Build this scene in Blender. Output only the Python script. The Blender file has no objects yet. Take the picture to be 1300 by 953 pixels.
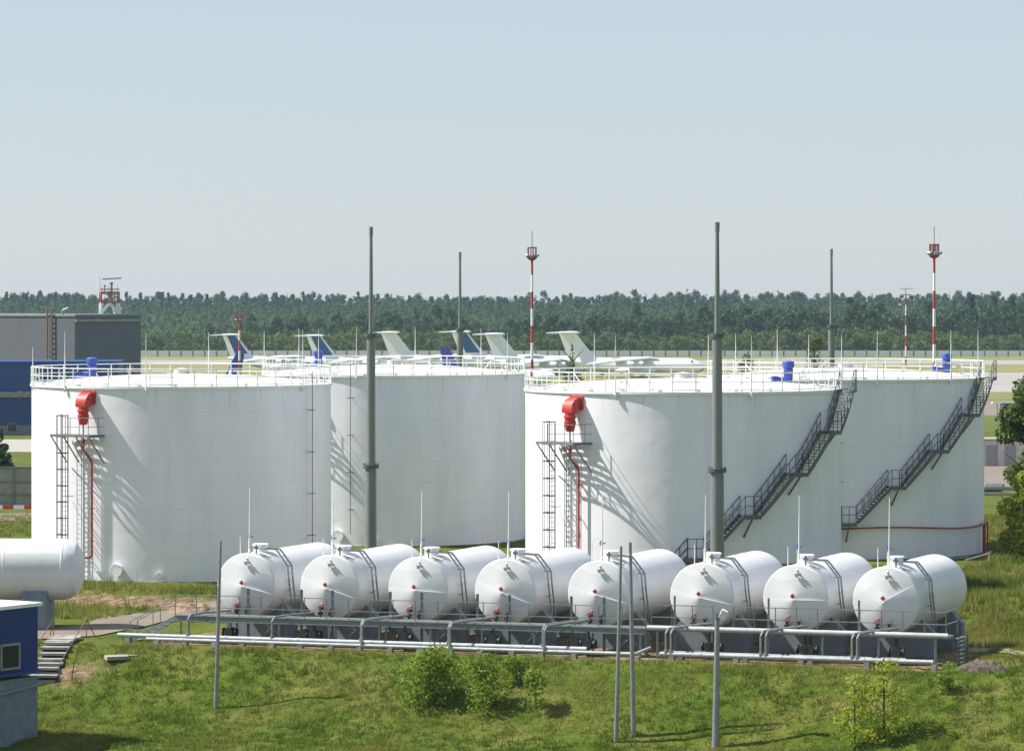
import bpy, math, random
import numpy as np
from mathutils import Vector, Matrix, noise
R = math.radians
random.seed(7); rng = np.random.default_rng(7)
sc = bpy.context.scene
COL = sc.collection
F_PX, HOR, CAMZ = 4500.0, 378.0, 17.4

# ------------------------------------------------------------------ helpers
def nd(nt, t, **kw):
    n = nt.nodes.new(t)
    for k, v in kw.items():
        if k in n.inputs.keys() if isinstance(k, str) else False: n.inputs[k].default_value = v
        else: setattr(n, k, v)
    return n
def mat(name, col, rough=.5, metal=0, var=0.0, vscale=3.0, col2=None, stretch=(1,1,1), bump=0.0, bscale=20, spec=.5):
    m = bpy.data.materials.new(name); m.use_nodes = True; nt = m.node_tree
    b = nt.nodes['Principled BSDF']
    b.inputs['Roughness'].default_value = rough; b.inputs['Metallic'].default_value = metal
    b.inputs['Specular IOR Level'].default_value = spec
    c = (*col, 1)
    b.inputs['Base Color'].default_value = c
    if var or col2:
        tc = nd(nt, 'ShaderNodeTexCoord'); mp = nd(nt, 'ShaderNodeMapping'); mp.inputs['Scale'].default_value = stretch
        nz = nd(nt, 'ShaderNodeTexNoise'); nz.inputs['Scale'].default_value = vscale; nz.inputs['Detail'].default_value = 6
        rp = nd(nt, 'ShaderNodeValToRGB')
        c2 = col2 if col2 else tuple(max(0, x*(1-var)) for x in col)
        rp.color_ramp.elements[0].position = .35; rp.color_ramp.elements[0].color = (*c2, 1)
        rp.color_ramp.elements[1].position = .65; rp.color_ramp.elements[1].color = c
        nt.links.new(tc.outputs['Object'], mp.inputs[0]); nt.links.new(mp.outputs[0], nz.inputs['Vector'])
        nt.links.new(nz.outputs['Fac'], rp.inputs[0]); nt.links.new(rp.outputs[0], b.inputs['Base Color'])
        if bump:
            n2 = nd(nt, 'ShaderNodeTexNoise'); n2.inputs['Scale'].default_value = bscale; n2.inputs['Detail'].default_value = 5
            nt.links.new(tc.outputs['Object'], n2.inputs['Vector'])
            bp = nd(nt, 'ShaderNodeBump'); bp.inputs['Strength'].default_value = bump; bp.inputs['Distance'].default_value = .05
            nt.links.new(n2.outputs['Fac'], bp.inputs['Height']); nt.links.new(bp.outputs[0], b.inputs['Normal'])
    return m

class MB:
    def __init__(s): s.v = []; s.f = []; s.mi = []
    def add(s, vs, fs, mi=0):
        o = len(s.v); s.v += [tuple(p) for p in vs]; s.f += [tuple(i+o for i in f) for f in fs]; s.mi += [mi]*len(fs); return s
    def box(s, c, d, rz=0, mi=0):
        c = Vector(c); M = Matrix.Rotation(rz, 3, 'Z'); hx, hy, hz = d[0]/2, d[1]/2, d[2]/2
        vs = [c + M @ Vector((x*hx, y*hy, z*hz)) for z in (-1, 1) for x, y in ((-1,-1),(1,-1),(1,1),(-1,1))]
        return s.add(vs, [(3,2,1,0),(4,5,6,7),(0,1,5,4),(1,2,6,5),(2,3,7,6),(3,0,4,7)], mi)
    def bar(s, a, b, w, h, up=(0,0,1), mi=0):
        a = Vector(a); b = Vector(b); d = (b-a)
        if d.length < 1e-6: return s
        d.normalize(); up = Vector(up)
        if abs(d.dot(up)) > .99: up = Vector((0,1,0))
        x = d.cross(up).normalized()*w/2; y = x.cross(d).normalized()*h/2
        vs = [p+i*x+j*y for p in (a, b) for i, j in ((-1,-1),(1,-1),(1,1),(-1,1))]
        return s.add(vs, [(3,2,1,0),(4,5,6,7),(0,1,5,4),(1,2,6,5),(2,3,7,6),(3,0,4,7)], mi)
    def tube(s, a, b, r, n=6, r2=None, mi=0):
        a = Vector(a); b = Vector(b); d = (b-a)
        if d.length < 1e-6: return s
        d.normalize(); r2 = r if r2 is None else r2
        t = Vector((0,0,1)) if abs(d.z) < .9 else Vector((1,0,0))
        x = d.cross(t).normalized(); y = d.cross(x)
        vs = [p + (x*math.cos(2*math.pi*i/n)+y*math.sin(2*math.pi*i/n))*rr for p, rr in ((a, r), (b, r2)) for i in range(n)]
        fs = [(i, (i+1) % n, n+(i+1) % n, n+i) for i in range(n)] + [tuple(range(n))[::-1], tuple(range(n, 2*n))]
        return s.add(vs, fs, mi)
    def path(s, pts, r, n=6, mi=0):
        for a, b in zip(pts, pts[1:]): s.tube(a, b, r, n, mi=mi)
        for p in pts[1:-1]: s.ball(p, r*1.02, n, 3, mi)
        return s
    def ball(s, c, r, n=8, m=5, mi=0, sz=1.0):
        prof = [(r*math.sin(math.pi*i/m), -r*math.cos(math.pi*i/m)*sz) for i in range(m+1)]
        return s.lathe(c, prof, n, mi=mi)
    def lathe(s, c, prof, n=24, axis='z', mi=0):
        c = Vector(c); vs = []; fs = []
        for r_, h in prof:
            for i in range(n):
                a = 2*math.pi*i/n; p = (r_*math.cos(a), r_*math.sin(a), h)
                if axis == 'y': p = (p[0], h, p[1])
                if axis == 'x': p = (h, p[0], p[1])
                vs.append(c+Vector(p))
        for j in range(len(prof)-1):
            for i in range(n):
                q = (j*n+i, j*n+(i+1) % n, (j+1)*n+(i+1) % n, (j+1)*n+i)
                fs.append(q if axis != 'y' else q[::-1])
        return s.add(vs, fs, mi)
    def prism(s, poly, ext, mi=0):          # poly: list of 3D points, ext: extrusion vector
        n = len(poly); e = Vector(ext); vs = [Vector(p) for p in poly]; vs += [p+e for p in vs]
        return s.add(vs, [tuple(range(n))[::-1], tuple(range(n, 2*n))]+[(i, (i+1) % n, n+(i+1) % n, n+i) for i in range(n)], mi)
    def build(s, name, mats, parent=None, smooth=35, loc=None):
        me = bpy.data.meshes.new(name); me.from_pydata(s.v, [], s.f)
        mats = mats if isinstance(mats, (list, tuple)) else [mats]
        for m in mats: me.materials.append(m)
        if len(mats) > 1: me.polygons.foreach_set('material_index', s.mi)
        import bmesh
        bm = bmesh.new(); bm.from_mesh(me); bmesh.ops.recalc_face_normals(bm, faces=bm.faces); bm.to_mesh(me); bm.free()
        if smooth:
            me.polygons.foreach_set('use_smooth', [True]*len(me.polygons)); me.set_sharp_from_angle(angle=R(smooth))
        o = bpy.data.objects.new(name, me); COL.objects.link(o)
        if parent is not None: o.parent = parent
        if loc: o.location = loc
        return o
def tag(o, label=None, cat=None, group=None, kind=None):
    if label: o['label'] = label
    if cat: o['category'] = cat
    if group: o['group'] = group
    if kind: o['kind'] = kind
    return o
def empty(name, loc, rz=0, label=None, cat=None, group=None):
    o = bpy.data.objects.new(name, None); COL.objects.link(o); o.location = loc; o.rotation_euler = (0, 0, rz); o.empty_display_size = .3
    return tag(o, label, cat, group)
def copy_tree(o, parent=None):
    c = o.copy(); COL.objects.link(c)
    if parent is not None: c.parent = parent
    for ch in [x for x in o.children]: copy_tree(ch, c)
    return c
ORD = ['first','second','third','fourth','fifth','sixth','seventh','eighth']

# ------------------------------------------------------------------ site frame
TH = R(21.7)
FV = Vector((math.cos(TH), -math.sin(TH), 0)); GV = Vector((math.sin(TH), math.cos(TH), 0))
T1 = Vector((-21.05, 225.97, 0)); T3 = Vector((10.30, 213.5, 0)); T2 = Vector((-8.57, 257.3, 0)); T4 = Vector((23.05, 244.9, 0))
def site(u, v, z=0): return T1 + FV*u + GV*v + Vector((0, 0, z))
def uv(x, y):
    dx, dy = x-T1.x, y-T1.y
    return dx*FV.x+dy*FV.y, dx*GV.x+dy*GV.y
def u_at(px, v):                              # site u seen at image column px on the line v
    k = (px-650)/F_PX; b = T1+GV*v
    return (k*b.y-b.x)/(FV.x-k*FV.y)
def lerp_tab(tab, t):
    if t <= tab[0][0]: return tab[0][1]
    for (a, za), (b, zb) in zip(tab, tab[1:]):
        if t <= b: return za+(zb-za)*(t-a)/(b-a)
    return tab[-1][1]
FAR = [(265,0),(300,-1),(350,-2.6),(420,-4.4),(560,-6.5),(700,-8),(1000,-8.2),(1150,-8.3),(1375,-10.8),(1500,-7.5),(1620,-7.3),(1780,-6),(2200,5),(2600,7),(3500,0),(9000,-12)]
NEARV = [(-90,-3.2),(-54,-3.0),(-51.5,-2.6),(-45.2,-.15),(-44,0),(-32,.02),(-27,-.35),(-20,-.75),(-17,-.55),(-13.5,-.02),(-11,0),(60,0)]
def sm(a, b, t):
    t = max(0, min(1, (t-a)/(b-a))); return t*t*(3-2*t)
def tilt(u, v): return max(-.15, min(.4, .26*(u-24.2)/33.3))*(1-sm(-36, -28, v))*sm(-52,-44,v)
def gz(x, y, nz=True):
    if y > 265: 
        z = lerp_tab(FAR, y)
        return z
    u, v = uv(x, y)
    z = lerp_tab(NEARV, v)
    if v > -40: z *= 1-sm(26, 32, u) if v > -33 else 1
    z += tilt(u, v)
    # earth bund right of the tanks
    z += 1.5*math.exp(-((v+17)/6)**2)*sm(50, 58, u) + .9*math.exp(-((v+2)/5)**2)*sm(53, 58, u)
    if nz:
        a = .10 if v < -43 or v > -32 else .02
        if v < -44.5: a = .22
        if u > 60: a = .25
        z += a*noise.noise(Vector((x*.35, y*.35, 0)))+a*.4*noise.noise(Vector((x*1.1, y*1.1, 5)))
    return z
def pix(px, py, z=None):                      # world point of a photo pixel on the terrain (or at height z)
    if z is not None:
        Y = (CAMZ-z)*F_PX/(py-HOR); return Vector(((px-650)*Y/F_PX, Y, z))
    y = 120.0; last = y
    while y < 3000:
        x = (px-650)*y/F_PX
        if (CAMZ-gz(x, y, False))*F_PX/y+HOR <= py: break
        y += max(.25, y*.001)
    x = (px-650)*y/F_PX
    return Vector((x, y, gz(x, y, False)))

# ------------------------------------------------------------------ materials
def tank_paint(name, base, course=1.49, seam_n=14, stain=.10, rough=.42):
    m = bpy.data.materials.new(name); m.use_nodes = True; nt = m.node_tree; L = nt.links.new
    b = nt.nodes['Principled BSDF']; b.inputs['Roughness'].default_value = rough
    tc = nd(nt, 'ShaderNodeTexCoord'); sep = nd(nt, 'ShaderNodeSeparateXYZ'); L(tc.outputs['Object'], sep.inputs[0])
    def M(op, a, b_=None, clamp=False):
        n = nd(nt, 'ShaderNodeMath'); n.operation = op; n.use_clamp = clamp
        for i, q in enumerate((a, b_)):
            if q is None: continue
            if isinstance(q, (int, float)): n.inputs[i].default_value = q
            else: L(q, n.inputs[i])
        return n.outputs[0]
    row = M('DIVIDE', sep.outputs['Z'], course)
    fr = M('FRACT', row)
    seam = M('LESS_THAN', fr, .018)
    ang = M('ARCTAN2', sep.outputs['Y'], sep.outputs['X'])
    a2 = M('MULTIPLY', ang, seam_n/(2*math.pi))
    off = M('MULTIPLY', M('FLOOR', row), .37)
    fa = M('FRACT', M('ADD', a2, off))
    seam2 = M('LESS_THAN', fa, .006)
    sm_ = M('MAXIMUM', seam, seam2)
    # vertical streaks of dirt
    mp = nd(nt, 'ShaderNodeMapping'); mp.inputs['Scale'].default_value = (1.3, 1.3, .22); L(tc.outputs['Object'], mp.inputs[0])
    nz = nd(nt, 'ShaderNodeTexNoise'); oi = nd(nt, 'ShaderNodeObjectInfo'); ad = nd(nt, 'ShaderNodeVectorMath'); ad.operation = 'ADD'; sc_ = M('MULTIPLY', oi.outputs['Random'], 50.0); cbx = nd(nt, 'ShaderNodeCombineXYZ'); L(sc_, cbx.inputs[0]); L(sc_, cbx.inputs[2]); L(tc.outputs['Object'], ad.inputs[0]); L(cbx.outputs[0], ad.inputs[1]); L(ad.outputs[0], mp.inputs[0])
    nz.inputs['Scale'].default_value = .55; nz.inputs['Detail'].default_value = 4; nz.inputs['Roughness'].default_value = .6
    L(mp.outputs[0], nz.inputs['Vector'])
    r = nd(nt, 'ShaderNodeValToRGB'); r.color_ramp.elements[0].position = .38; r.color_ramp.elements[1].position = .62
    r.color_ramp.elements[0].color = (*[c*(1-stain) for c in base], 1); r.color_ramp.elements[1].color = (*base, 1)
    L(nz.outputs['Fac'], r.inputs[0])
    n3 = nd(nt, 'ShaderNodeTexNoise'); n3.inputs['Scale'].default_value = .35; n3.inputs['Detail'].default_value = 3
    L(tc.outputs['Object'], n3.inputs['Vector'])
    mx0 = nd(nt, 'ShaderNodeMixRGB'); mx0.blend_type = 'MULTIPLY'; mx0.inputs[0].default_value = .12
    L(r.outputs[0], mx0.inputs[1]); L(n3.outputs['Fac'], mx0.inputs[2])
    # plate to plate tone
    wn = nd(nt, 'ShaderNodeTexWhiteNoise'); wn.noise_dimensions = '2D'
    cb = nd(nt, 'ShaderNodeCombineXYZ'); L(M('FLOOR', row), cb.inputs[0]); L(M('FLOOR', M('ADD', a2, off)), cb.inputs[1]); L(cb.outputs[0], wn.inputs['Vector'])
    pt = M('MULTIPLY', wn.outputs['Value'], .03); pt = M('SUBTRACT', 1.0, pt)
    mx1 = nd(nt, 'ShaderNodeMixRGB'); mx1.blend_type = 'MULTIPLY'; mx1.inputs[0].default_value = 1
    cc = nd(nt, 'ShaderNodeCombineXYZ'); [L(pt, cc.inputs[i]) for i in range(3)]
    L(mx0.outputs[0], mx1.inputs[1]); L(cc.outputs[0], mx1.inputs[2])
    if course > 10:
        n5 = nd(nt, 'ShaderNodeTexNoise'); n5.inputs['Scale'].default_value = 2.6; n5.inputs['Detail'].default_value = 6; L(ad.outputs[0], n5.inputs['Vector'])
        k1 = M('MULTIPLY', M('SUBTRACT', n5.outputs['Fac'], .52), 6.0, True)
        t2 = M('MULTIPLY', M('SUBTRACT', -.55, sep.outputs['Z']), 1.1, True)
        k2 = M('MULTIPLY', M('MULTIPLY', k1, t2), .38)
        mr_ = nd(nt, 'ShaderNodeMixRGB'); mr_.inputs[2].default_value = (.36, .29, .21, 1); L(k2, mr_.inputs[0]); L(mx1.outputs[0], mr_.inputs[1]); mx1 = mr_
    if course < 10:
        mp2 = nd(nt, 'ShaderNodeMapping'); mp2.inputs['Scale'].default_value = (3.2, 3.2, .05); L(tc.outputs['Object'], mp2.inputs[0])
        n5 = nd(nt, 'ShaderNodeTexNoise'); n5.inputs['Scale'].default_value = 1.6; n5.inputs['Detail'].default_value = 3; L(mp2.outputs[0], n5.inputs['Vector'])
        k1 = M('MULTIPLY', M('SUBTRACT', n5.outputs['Fac'], .60), 9.0, True)
        t1 = M('MULTIPLY', M('SUBTRACT', sep.outputs['Z'], 10.3), .62, True)
        t2 = M('MULTIPLY', M('SUBTRACT', 1.2, sep.outputs['Z']), .8, True)
        k2 = M('MULTIPLY', k1, M('MAXIMUM', t1, t2)); k2 = M('MULTIPLY', k2, .40)
        mr_ = nd(nt, 'ShaderNodeMixRGB'); mr_.inputs[2].default_value = (.34, .27, .20, 1); L(k2, mr_.inputs[0]); L(mx1.outputs[0], mr_.inputs[1]); mx1 = mr_
    mx = nd(nt, 'ShaderNodeMixRGB'); mx.blend_type = 'MIX'; mx.inputs[2].default_value = (*[c*.62 for c in base], 1)
    sf = M('MULTIPLY', sm_, .30); L(sf, mx.inputs[0]); L(mx1.outputs[0], mx.inputs[1]); L(mx.outputs[0], b.inputs['Base Color'])
    bn = nd(nt, 'ShaderNodeTexNoise'); bn.inputs['Scale'].default_value = .8; bn.inputs['Detail'].default_value = 2; L(tc.outputs['Object'], bn.inputs['Vector'])
    bh = M('ADD', M('MULTIPLY', bn.outputs['Fac'], 1.0), M('MULTIPLY', sm_, -.12))
    bp = nd(nt, 'ShaderNodeBump'); bp.inputs['Strength'].default_value = .35; bp.inputs['Distance'].default_value = .06
    L(bh, bp.inputs['Height']); L(bp.outputs[0], b.inputs['Normal'])
    return m
M = {}
M['tank'] = tank_paint('tank_white', (.87,.87,.92), stain=.07)
M['htank'] = tank_paint('cylinder_white', (.74,.75,.77), course=50, seam_n=1, stain=.06)
M['roofw'] = mat('roof_white', (.60,.60,.59), .5, var=.10, vscale=1.2)
M['pipe'] = mat('pipe_white', (.42,.45,.47), .5, var=.25, vscale=3)
M['fence'] = mat('fence_white', (.80,.82,.84), .8, var=.15, vscale=.1)
M['garage'] = mat('garage_plaster', (.62,.57,.50), .9, var=.2, vscale=1)
M['soil'] = mat('dirt_track', (.30,.24,.17), .95, var=.4, vscale=1.5)
M['white'] = mat('white_metal', (.84,.84,.83), .45, var=.12, vscale=4)
M['gal'] = mat('galvanised', (.30,.32,.33), .45, .4, var=.25, vscale=6)
M['grey'] = mat('grey_paint', (.20,.225,.23), .5, var=.2, vscale=5)
M['dgrey'] = mat('dark_grey_paint', (.11,.13,.145), .55, var=.25, vscale=6)
M['mast'] = mat('mast_grey', (.185,.205,.19), .5, var=.14, vscale=2.5, stretch=(3,3,.4))
M['red'] = mat('red_paint', (.56,.05,.035), .5, var=.38, vscale=3, bump=.15)
M['dred'] = mat('dark_red_paint', (.42,.03,.03), .5, var=.3, vscale=5)
M['blue'] = mat('blue_paint', (.03,.07,.52), .4, var=.12, vscale=4)
M['bluev'] = mat('faded_blue_paint', (.055,.10,.46), .55, var=.35, vscale=3)
M['black'] = mat('black_iron', (.02,.02,.022), .5)
M['rust'] = mat('rusty_steel', (.20,.12,.08), .8, var=.4, vscale=6)
M['conc'] = mat('concrete', (.34,.33,.31), .9, var=.35, vscale=2.2, bump=.3)
M['concp'] = mat('painted_concrete', (.20,.235,.27), .85, var=.22, vscale=1.8)
M['concl'] = mat('pale_concrete', (.36,.34,.30), .9, var=.25, vscale=1.5)
M['asph'] = mat('grey_road', (.20,.162,.132), .95, var=.28, vscale=.5)
M['paleroad'] = mat('pale_runway', (.29,.27,.26), .95, var=.12, vscale=.02)
M['navy'] = mat('navy_cladding', (.003,.025,.14), .45, var=.15, vscale=1)
M['bluew'] = mat('blue_cladding', (.002,.055,.20), .45, var=.1, vscale=.3)
M['glass'] = mat('dark_glass', (.02,.022,.025), .12)
M['jet'] = mat('aircraft_white', (.82,.86,.92), .35, var=.06, vscale=.2)
M['jetg'] = mat('aircraft_grey', (.33,.35,.37), .4)
M['jblue'] = mat('aircraft_blue', (.012,.05,.28), .4)
M['jteal'] = mat('aircraft_teal_blue', (.01,.09,.24), .4)
M['jpurp'] = mat('aircraft_indigo', (.03,.03,.26), .4)
M['bark'] = mat('bark', (.10,.075,.05), .9, var=.4, vscale=4)
M['barkp'] = mat('pale_bark', (.30,.26,.21), .9, var=.5, vscale=2)
def corrug(name, col, scale):
    m = mat(name, col, .6); nt = m.node_tree; L = nt.links.new; b = nt.nodes['Principled BSDF']
    tc = nd(nt, 'ShaderNodeTexCoord'); w = nd(nt, 'ShaderNodeTexWave'); w.inputs['Scale'].default_value = scale; w.inputs['Distortion'].default_value = 0
    L(tc.outputs['Object'], w.inputs['Vector'])
    bp = nd(nt, 'ShaderNodeBump'); bp.inputs['Strength'].default_value = .4; bp.inputs['Distance'].default_value = .1
    L(w.outputs['Fac'], bp.inputs['Height']); L(bp.outputs[0], b.inputs['Normal'])
    nz = nd(nt, 'ShaderNodeTexNoise'); nz.inputs['Scale'].default_value = .25
    mp = nd(nt, 'ShaderNodeMapping'); mp.inputs['Scale'].default_value = (4, 4, .3); L(tc.outputs['Object'], mp.inputs[0]); L(mp.outputs[0], nz.inputs['Vector'])
    mx = nd(nt, 'ShaderNodeMixRGB'); mx.inputs[1].default_value = (*col, 1); mx.inputs[2].default_value = (*[c*.75 for c in col], 1)
    L(nz.outputs['Fac'], mx.inputs[0]); L(mx.outputs[0], b.inputs['Base Color'])
    return m
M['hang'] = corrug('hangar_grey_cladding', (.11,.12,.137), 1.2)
M['hang_shade'] = corrug('hangar_shade_side_cladding', (.125,.145,.175), 1.2)  # same cladding, with the shaded end's bluish tone put into its colour
M['navy'] = corrug('navy_cladding', (.002,.028,.19), 2.2)
M['bluew'] = corrug('blue_cladding', (.002,.055,.22), .9)
def leafmat(name, c1, c2, trans=.35):
    m = bpy.data.materials.new(name); m.use_nodes = True; nt = m.node_tree; L = nt.links.new
    b = nt.nodes['Principled BSDF']; b.inputs['Roughness'].default_value = .6; b.inputs['Specular IOR Level'].default_value = .25
    at = nd(nt, 'ShaderNodeAttribute'); at.attribute_name = 'rnd'
    mx = nd(nt, 'ShaderNodeMixRGB'); mx.inputs[1].default_value = (*c1, 1); mx.inputs[2].default_value = (*c2, 1)
    L(at.outputs['Fac'], mx.inputs[0]); L(mx.outputs[0], b.inputs['Base Color'])
    tr = nd(nt, 'ShaderNodeBsdfTranslucent'); L(mx.outputs[0], tr.inputs['Color'])
    ms = nd(nt, 'ShaderNodeMixShader'); ms.inputs[0].default_value = trans
    out = nt.nodes['Material Output']; L(b.outputs[0], ms.inputs[1]); L(tr.outputs[0], ms.inputs[2]); L(ms.outputs[0], out.inputs['Surface'])
    return m
M['pine'] = leafmat('pine_foliage', (.020,.052,.016), (.065,.108,.028))
M['mixed'] = leafmat('mixed_foliage', (.060,.110,.020), (.15,.19,.045))
M['young'] = leafmat('young_foliage', (.060,.13,.045), (.13,.21,.075))
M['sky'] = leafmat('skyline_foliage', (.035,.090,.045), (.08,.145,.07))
M['bushm'] = leafmat('bush_foliage', (.12,.20,.022), (.26,.35,.045), .45)
M['yell'] = leafmat('yellow_green_foliage', (.22,.30,.02), (.42,.46,.06), .45)
M['treem'] = leafmat('tree_foliage', (.05,.09,.018), (.12,.17,.035), .45)
M['grassb'] = leafmat('grass_blades', (.10,.165,.016), (.25,.24,.06), .42)

def ground_mat():
    m = bpy.data.materials.new('grass_ground'); m.use_nodes = True; nt = m.node_tree; L = nt.links.new
    b = nt.nodes['Principled BSDF']; b.inputs['Roughness'].default_value = .95; b.inputs['Specular IOR Level'].default_value = .1
    tc = nd(nt, 'ShaderNodeTexCoord')
    def N(s, d=6, st=(1,1,1)):
        mp = nd(nt, 'ShaderNodeMapping'); mp.inputs['Scale'].default_value = st; L(tc.outputs['Object'], mp.inputs[0])
        n = nd(nt, 'ShaderNodeTexNoise'); n.inputs['Scale'].default_value = s; n.inputs['Detail'].default_value = d; n.inputs['Roughness'].default_value = .65
        L(mp.outputs[0], n.inputs['Vector']); return n.outputs['Fac']
    def ramp(f, els):
        r = nd(nt, 'ShaderNodeValToRGB'); e = r.color_ramp.elements
        e[0].position, e[0].color = els[0][0], (*els[0][1], 1); e[1].position, e[1].color = els[-1][0], (*els[-1][1], 1)
        for p, c in els[1:-1]:
            q = e.new(p); q.color = (*c, 1)
        L(f, r.inputs[0]); return r.outputs[0]
    near = ramp(N(.28), [(.34, (.06,.095,.010)), (.47, (.085,.125,.014)), (.58, (.125,.14,.027)), (.70, (.18,.16,.055))])
    fine = ramp(N(5.0, 8), [(.3, (.45,.45,.45)), (.7, (1.25,1.25,1.25))])
    mx = nd(nt, 'ShaderNodeMixRGB'); mx.blend_type = 'MULTIPLY'; mx.inputs[0].default_value = .8; L(near, mx.inputs[1]); L(fine, mx.inputs[2])
    far = ramp(N(.02, 8, (.25,1,1)), [(.36, (.11,.15,.035)), (.5, (.20,.20,.075)), (.66, (.29,.25,.13))])
    sep = nd(nt, 'ShaderNodeSeparateXYZ'); L(tc.outputs['Object'], sep.inputs[0])
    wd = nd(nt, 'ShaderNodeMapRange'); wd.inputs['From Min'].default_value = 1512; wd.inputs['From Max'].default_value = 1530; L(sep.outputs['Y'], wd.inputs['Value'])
    mr = nd(nt, 'ShaderNodeMapRange'); mr.inputs['From Min'].default_value = 700; mr.inputs['From Max'].default_value = 1000; L(sep.outputs['Y'], mr.inputs['Value'])
    m2 = nd(nt, 'ShaderNodeMixRGB'); L(mr.outputs[0], m2.inputs[0]); L(mx.outputs[0], m2.inputs[1]); L(far, m2.inputs[2])
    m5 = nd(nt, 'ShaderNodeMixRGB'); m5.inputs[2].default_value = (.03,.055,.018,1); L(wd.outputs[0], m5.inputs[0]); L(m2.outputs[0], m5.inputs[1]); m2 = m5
    # bare earth where the attribute says so
    at = nd(nt, 'ShaderNodeAttribute'); at.attribute_name = 'earth'
    ea = ramp(N(1.6, 8), [(.35, (.07,.05,.03)), (.5, (.19,.135,.08)), (.66, (.33,.25,.16))])
    n2 = N(1.1, 6)
    mm = nd(nt, 'ShaderNodeMath'); mm.operation = 'MULTIPLY_ADD'; L(at.outputs['Fac'], mm.inputs[0]); mm.inputs[1].default_value = 2.2; 
    ms = nd(nt, 'ShaderNodeMath'); ms.operation = 'MULTIPLY'; ms.inputs[1].default_value = -1.7; L(n2, ms.inputs[0]); L(ms.outputs[0], mm.inputs[2]); mm.use_clamp = True
    m3 = nd(nt, 'ShaderNodeMixRGB'); L(mm.outputs[0], m3.inputs[0]); L(m2.outputs[0], m3.inputs[1]); L(ea, m3.inputs[2])
    L(m3.outputs[0], b.inputs['Base Color'])
    bp = nd(nt, 'ShaderNodeBump'); bp.inputs['Strength'].default_value = .8; bp.inputs['Distance'].default_value = .15
    L(N(7, 8), bp.inputs['Height']); L(bp.outputs[0], b.inputs['Normal'])
    return m
M['ground'] = ground_mat()

# ------------------------------------------------------------------ ground
def axis(*segs):
    out = []
    for a, b, s in segs:
        n = max(1, int(round((b-a)/s))); out += [a+(b-a)*i/n for i in range(n)]
    return out+[segs[-1][1]]
XS = axis((-4000,-800,400), (-800,-100,50), (-100,-45,6), (-45,50,.55), (50,100,5), (100,800,50), (800,4000,400))
YS = axis((-60,120,15), (120,235,.55), (235,265,1.5), (265,420,6), (420,1650,25), (1650,3500,60), (3500,9000,500))
EARTH = []
def earth(x, y):
    u, v = uv(x, y); e = 0
    if y < 265:
        e = max(e, .95*math.exp(-((v+16.8)/2.6)**2)*(1-sm(24, 30, u)))          # dug bank before the left tank
        e = max(e, .8 if -43.4 < v < -30.5 and u > 20 and u < 61 else 0)           # trampled soil under the row
        for px, py, r in ((1250, 848, 1.6), (150, 838, .9), (95, 858, 1.7), (240, 776, 1.6)):
            q = EP[(px, py)]; d = math.hypot(x-q.x, y-q.y)/r; e = max(e, .95*math.exp(-d*d))
    return e
EP = {}
for k in ((1250, 848, 1.6), (150, 838, .9), (95, 858, 1.7), (240, 776, 1.6)): EP[k[:2]] = pix(*k[:2])
vs = [(x, y, gz(x, y)) for y in YS for x in XS]; nx = len(XS)
fs = [(j*nx+i, j*nx+i+1, (j+1)*nx+i+1, (j+1)*nx+i) for j in range(len(YS)-1) for i in range(nx-1)]
me = bpy.data.meshes.new('ground'); me.from_pydata(vs, [], fs); me.materials.append(M['ground'])
at = me.attributes.new('earth', 'FLOAT', 'POINT'); at.data.foreach_set('value', [earth(x, y) if -60 < x < 60 and 120 < y < 265 else 0 for x, y, z in vs])
me.polygons.foreach_set('use_smooth', [True]*len(fs))
g = bpy.data.objects.new('ground', me); COL.objects.link(g); g['kind'] = 'structure'

def sheet(name, m, x0, x1, y0, y1, off=.05, sx=60, sy=12):
    ys = sorted(set([y0, y1]+[t for t, _ in FAR if y0 < t < y1]+[y0+(y1-y0)*i/4 for i in range(5)]))
    v = [(x, y, gz(x, y)+off) for y in ys for x in (x0, x1)]
    f = [(2*i, 2*i+1, 2*i+3, 2*i+2) for i in range(len(ys)-1)]
    b = MB(); b.add(v, f); o = b.build(name, m, smooth=0); o['kind'] = 'structure'; return o
def drape(name, m, poly_a, poly_b, off=.05, n=60, k=10):     # strip between two polylines, draped on the ground
    def res(P, n):
        d = [0]
        for a, b in zip(P, P[1:]): d.append(d[-1]+(b-a).length)
        out = []
        for i in range(n+1):
            t = d[-1]*i/n
            for j in range(len(P)-1):
                if t <= d[j+1]+1e-6: out.append(P[j].lerp(P[j+1], (t-d[j])/(d[j+1]-d[j]))); break
        return out
    A, B = res(poly_a, n), res(poly_b, n); v = []
    for a, b in zip(A, B):
        for q in range(k+1):
            p = a.lerp(b, q/k); v.append((p.x, p.y, gz(p.x, p.y)+off))
    f = [(i*(k+1)+q, i*(k+1)+q+1, (i+1)*(k+1)+q+1, (i+1)*(k+1)+q) for i in range(n) for q in range(k)]
    b = MB(); b.add(v, f); o = b.build(name, m, smooth=0); o['kind'] = 'structure'; return o
def Yat(py, px=1275): return pix(px, py).y
sheet('runway', M['paleroad'], -900, 900, Yat(463), Yat(457.5), .06)
sheet('apron', M['paleroad'], 95, 900, Yat(498), Yat(473), .06)
sheet('taxiway', M['asph'], 60, 900, Yat(528), Yat(509), .06)
sheet('service_road', M['asph'], 30, 130, Yat(622), Yat(592), .06)
sheet('airfield_road', M['asph'], -300, -40, Yat(541, 20), Yat(533, 20), .06)
sheet('pale_lane', M['concl'], -300, -40, Yat(574, 20), Yat(558, 20), .06)
sheet('depot_road', M['asph'], -90, -25, Yat(662, 20), Yat(652, 20), .06)
drape('path', M['asph'], [pix(-60, 806), pix(60, 800), pix(110, 793), pix(180, 778), pix(275, 764), pix(330, 760)],
      [pix(-60, 822), pix(45, 813), pix(120, 808), pix(180, 797), pix(260, 786), pix(330, 780)], .06)
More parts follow.
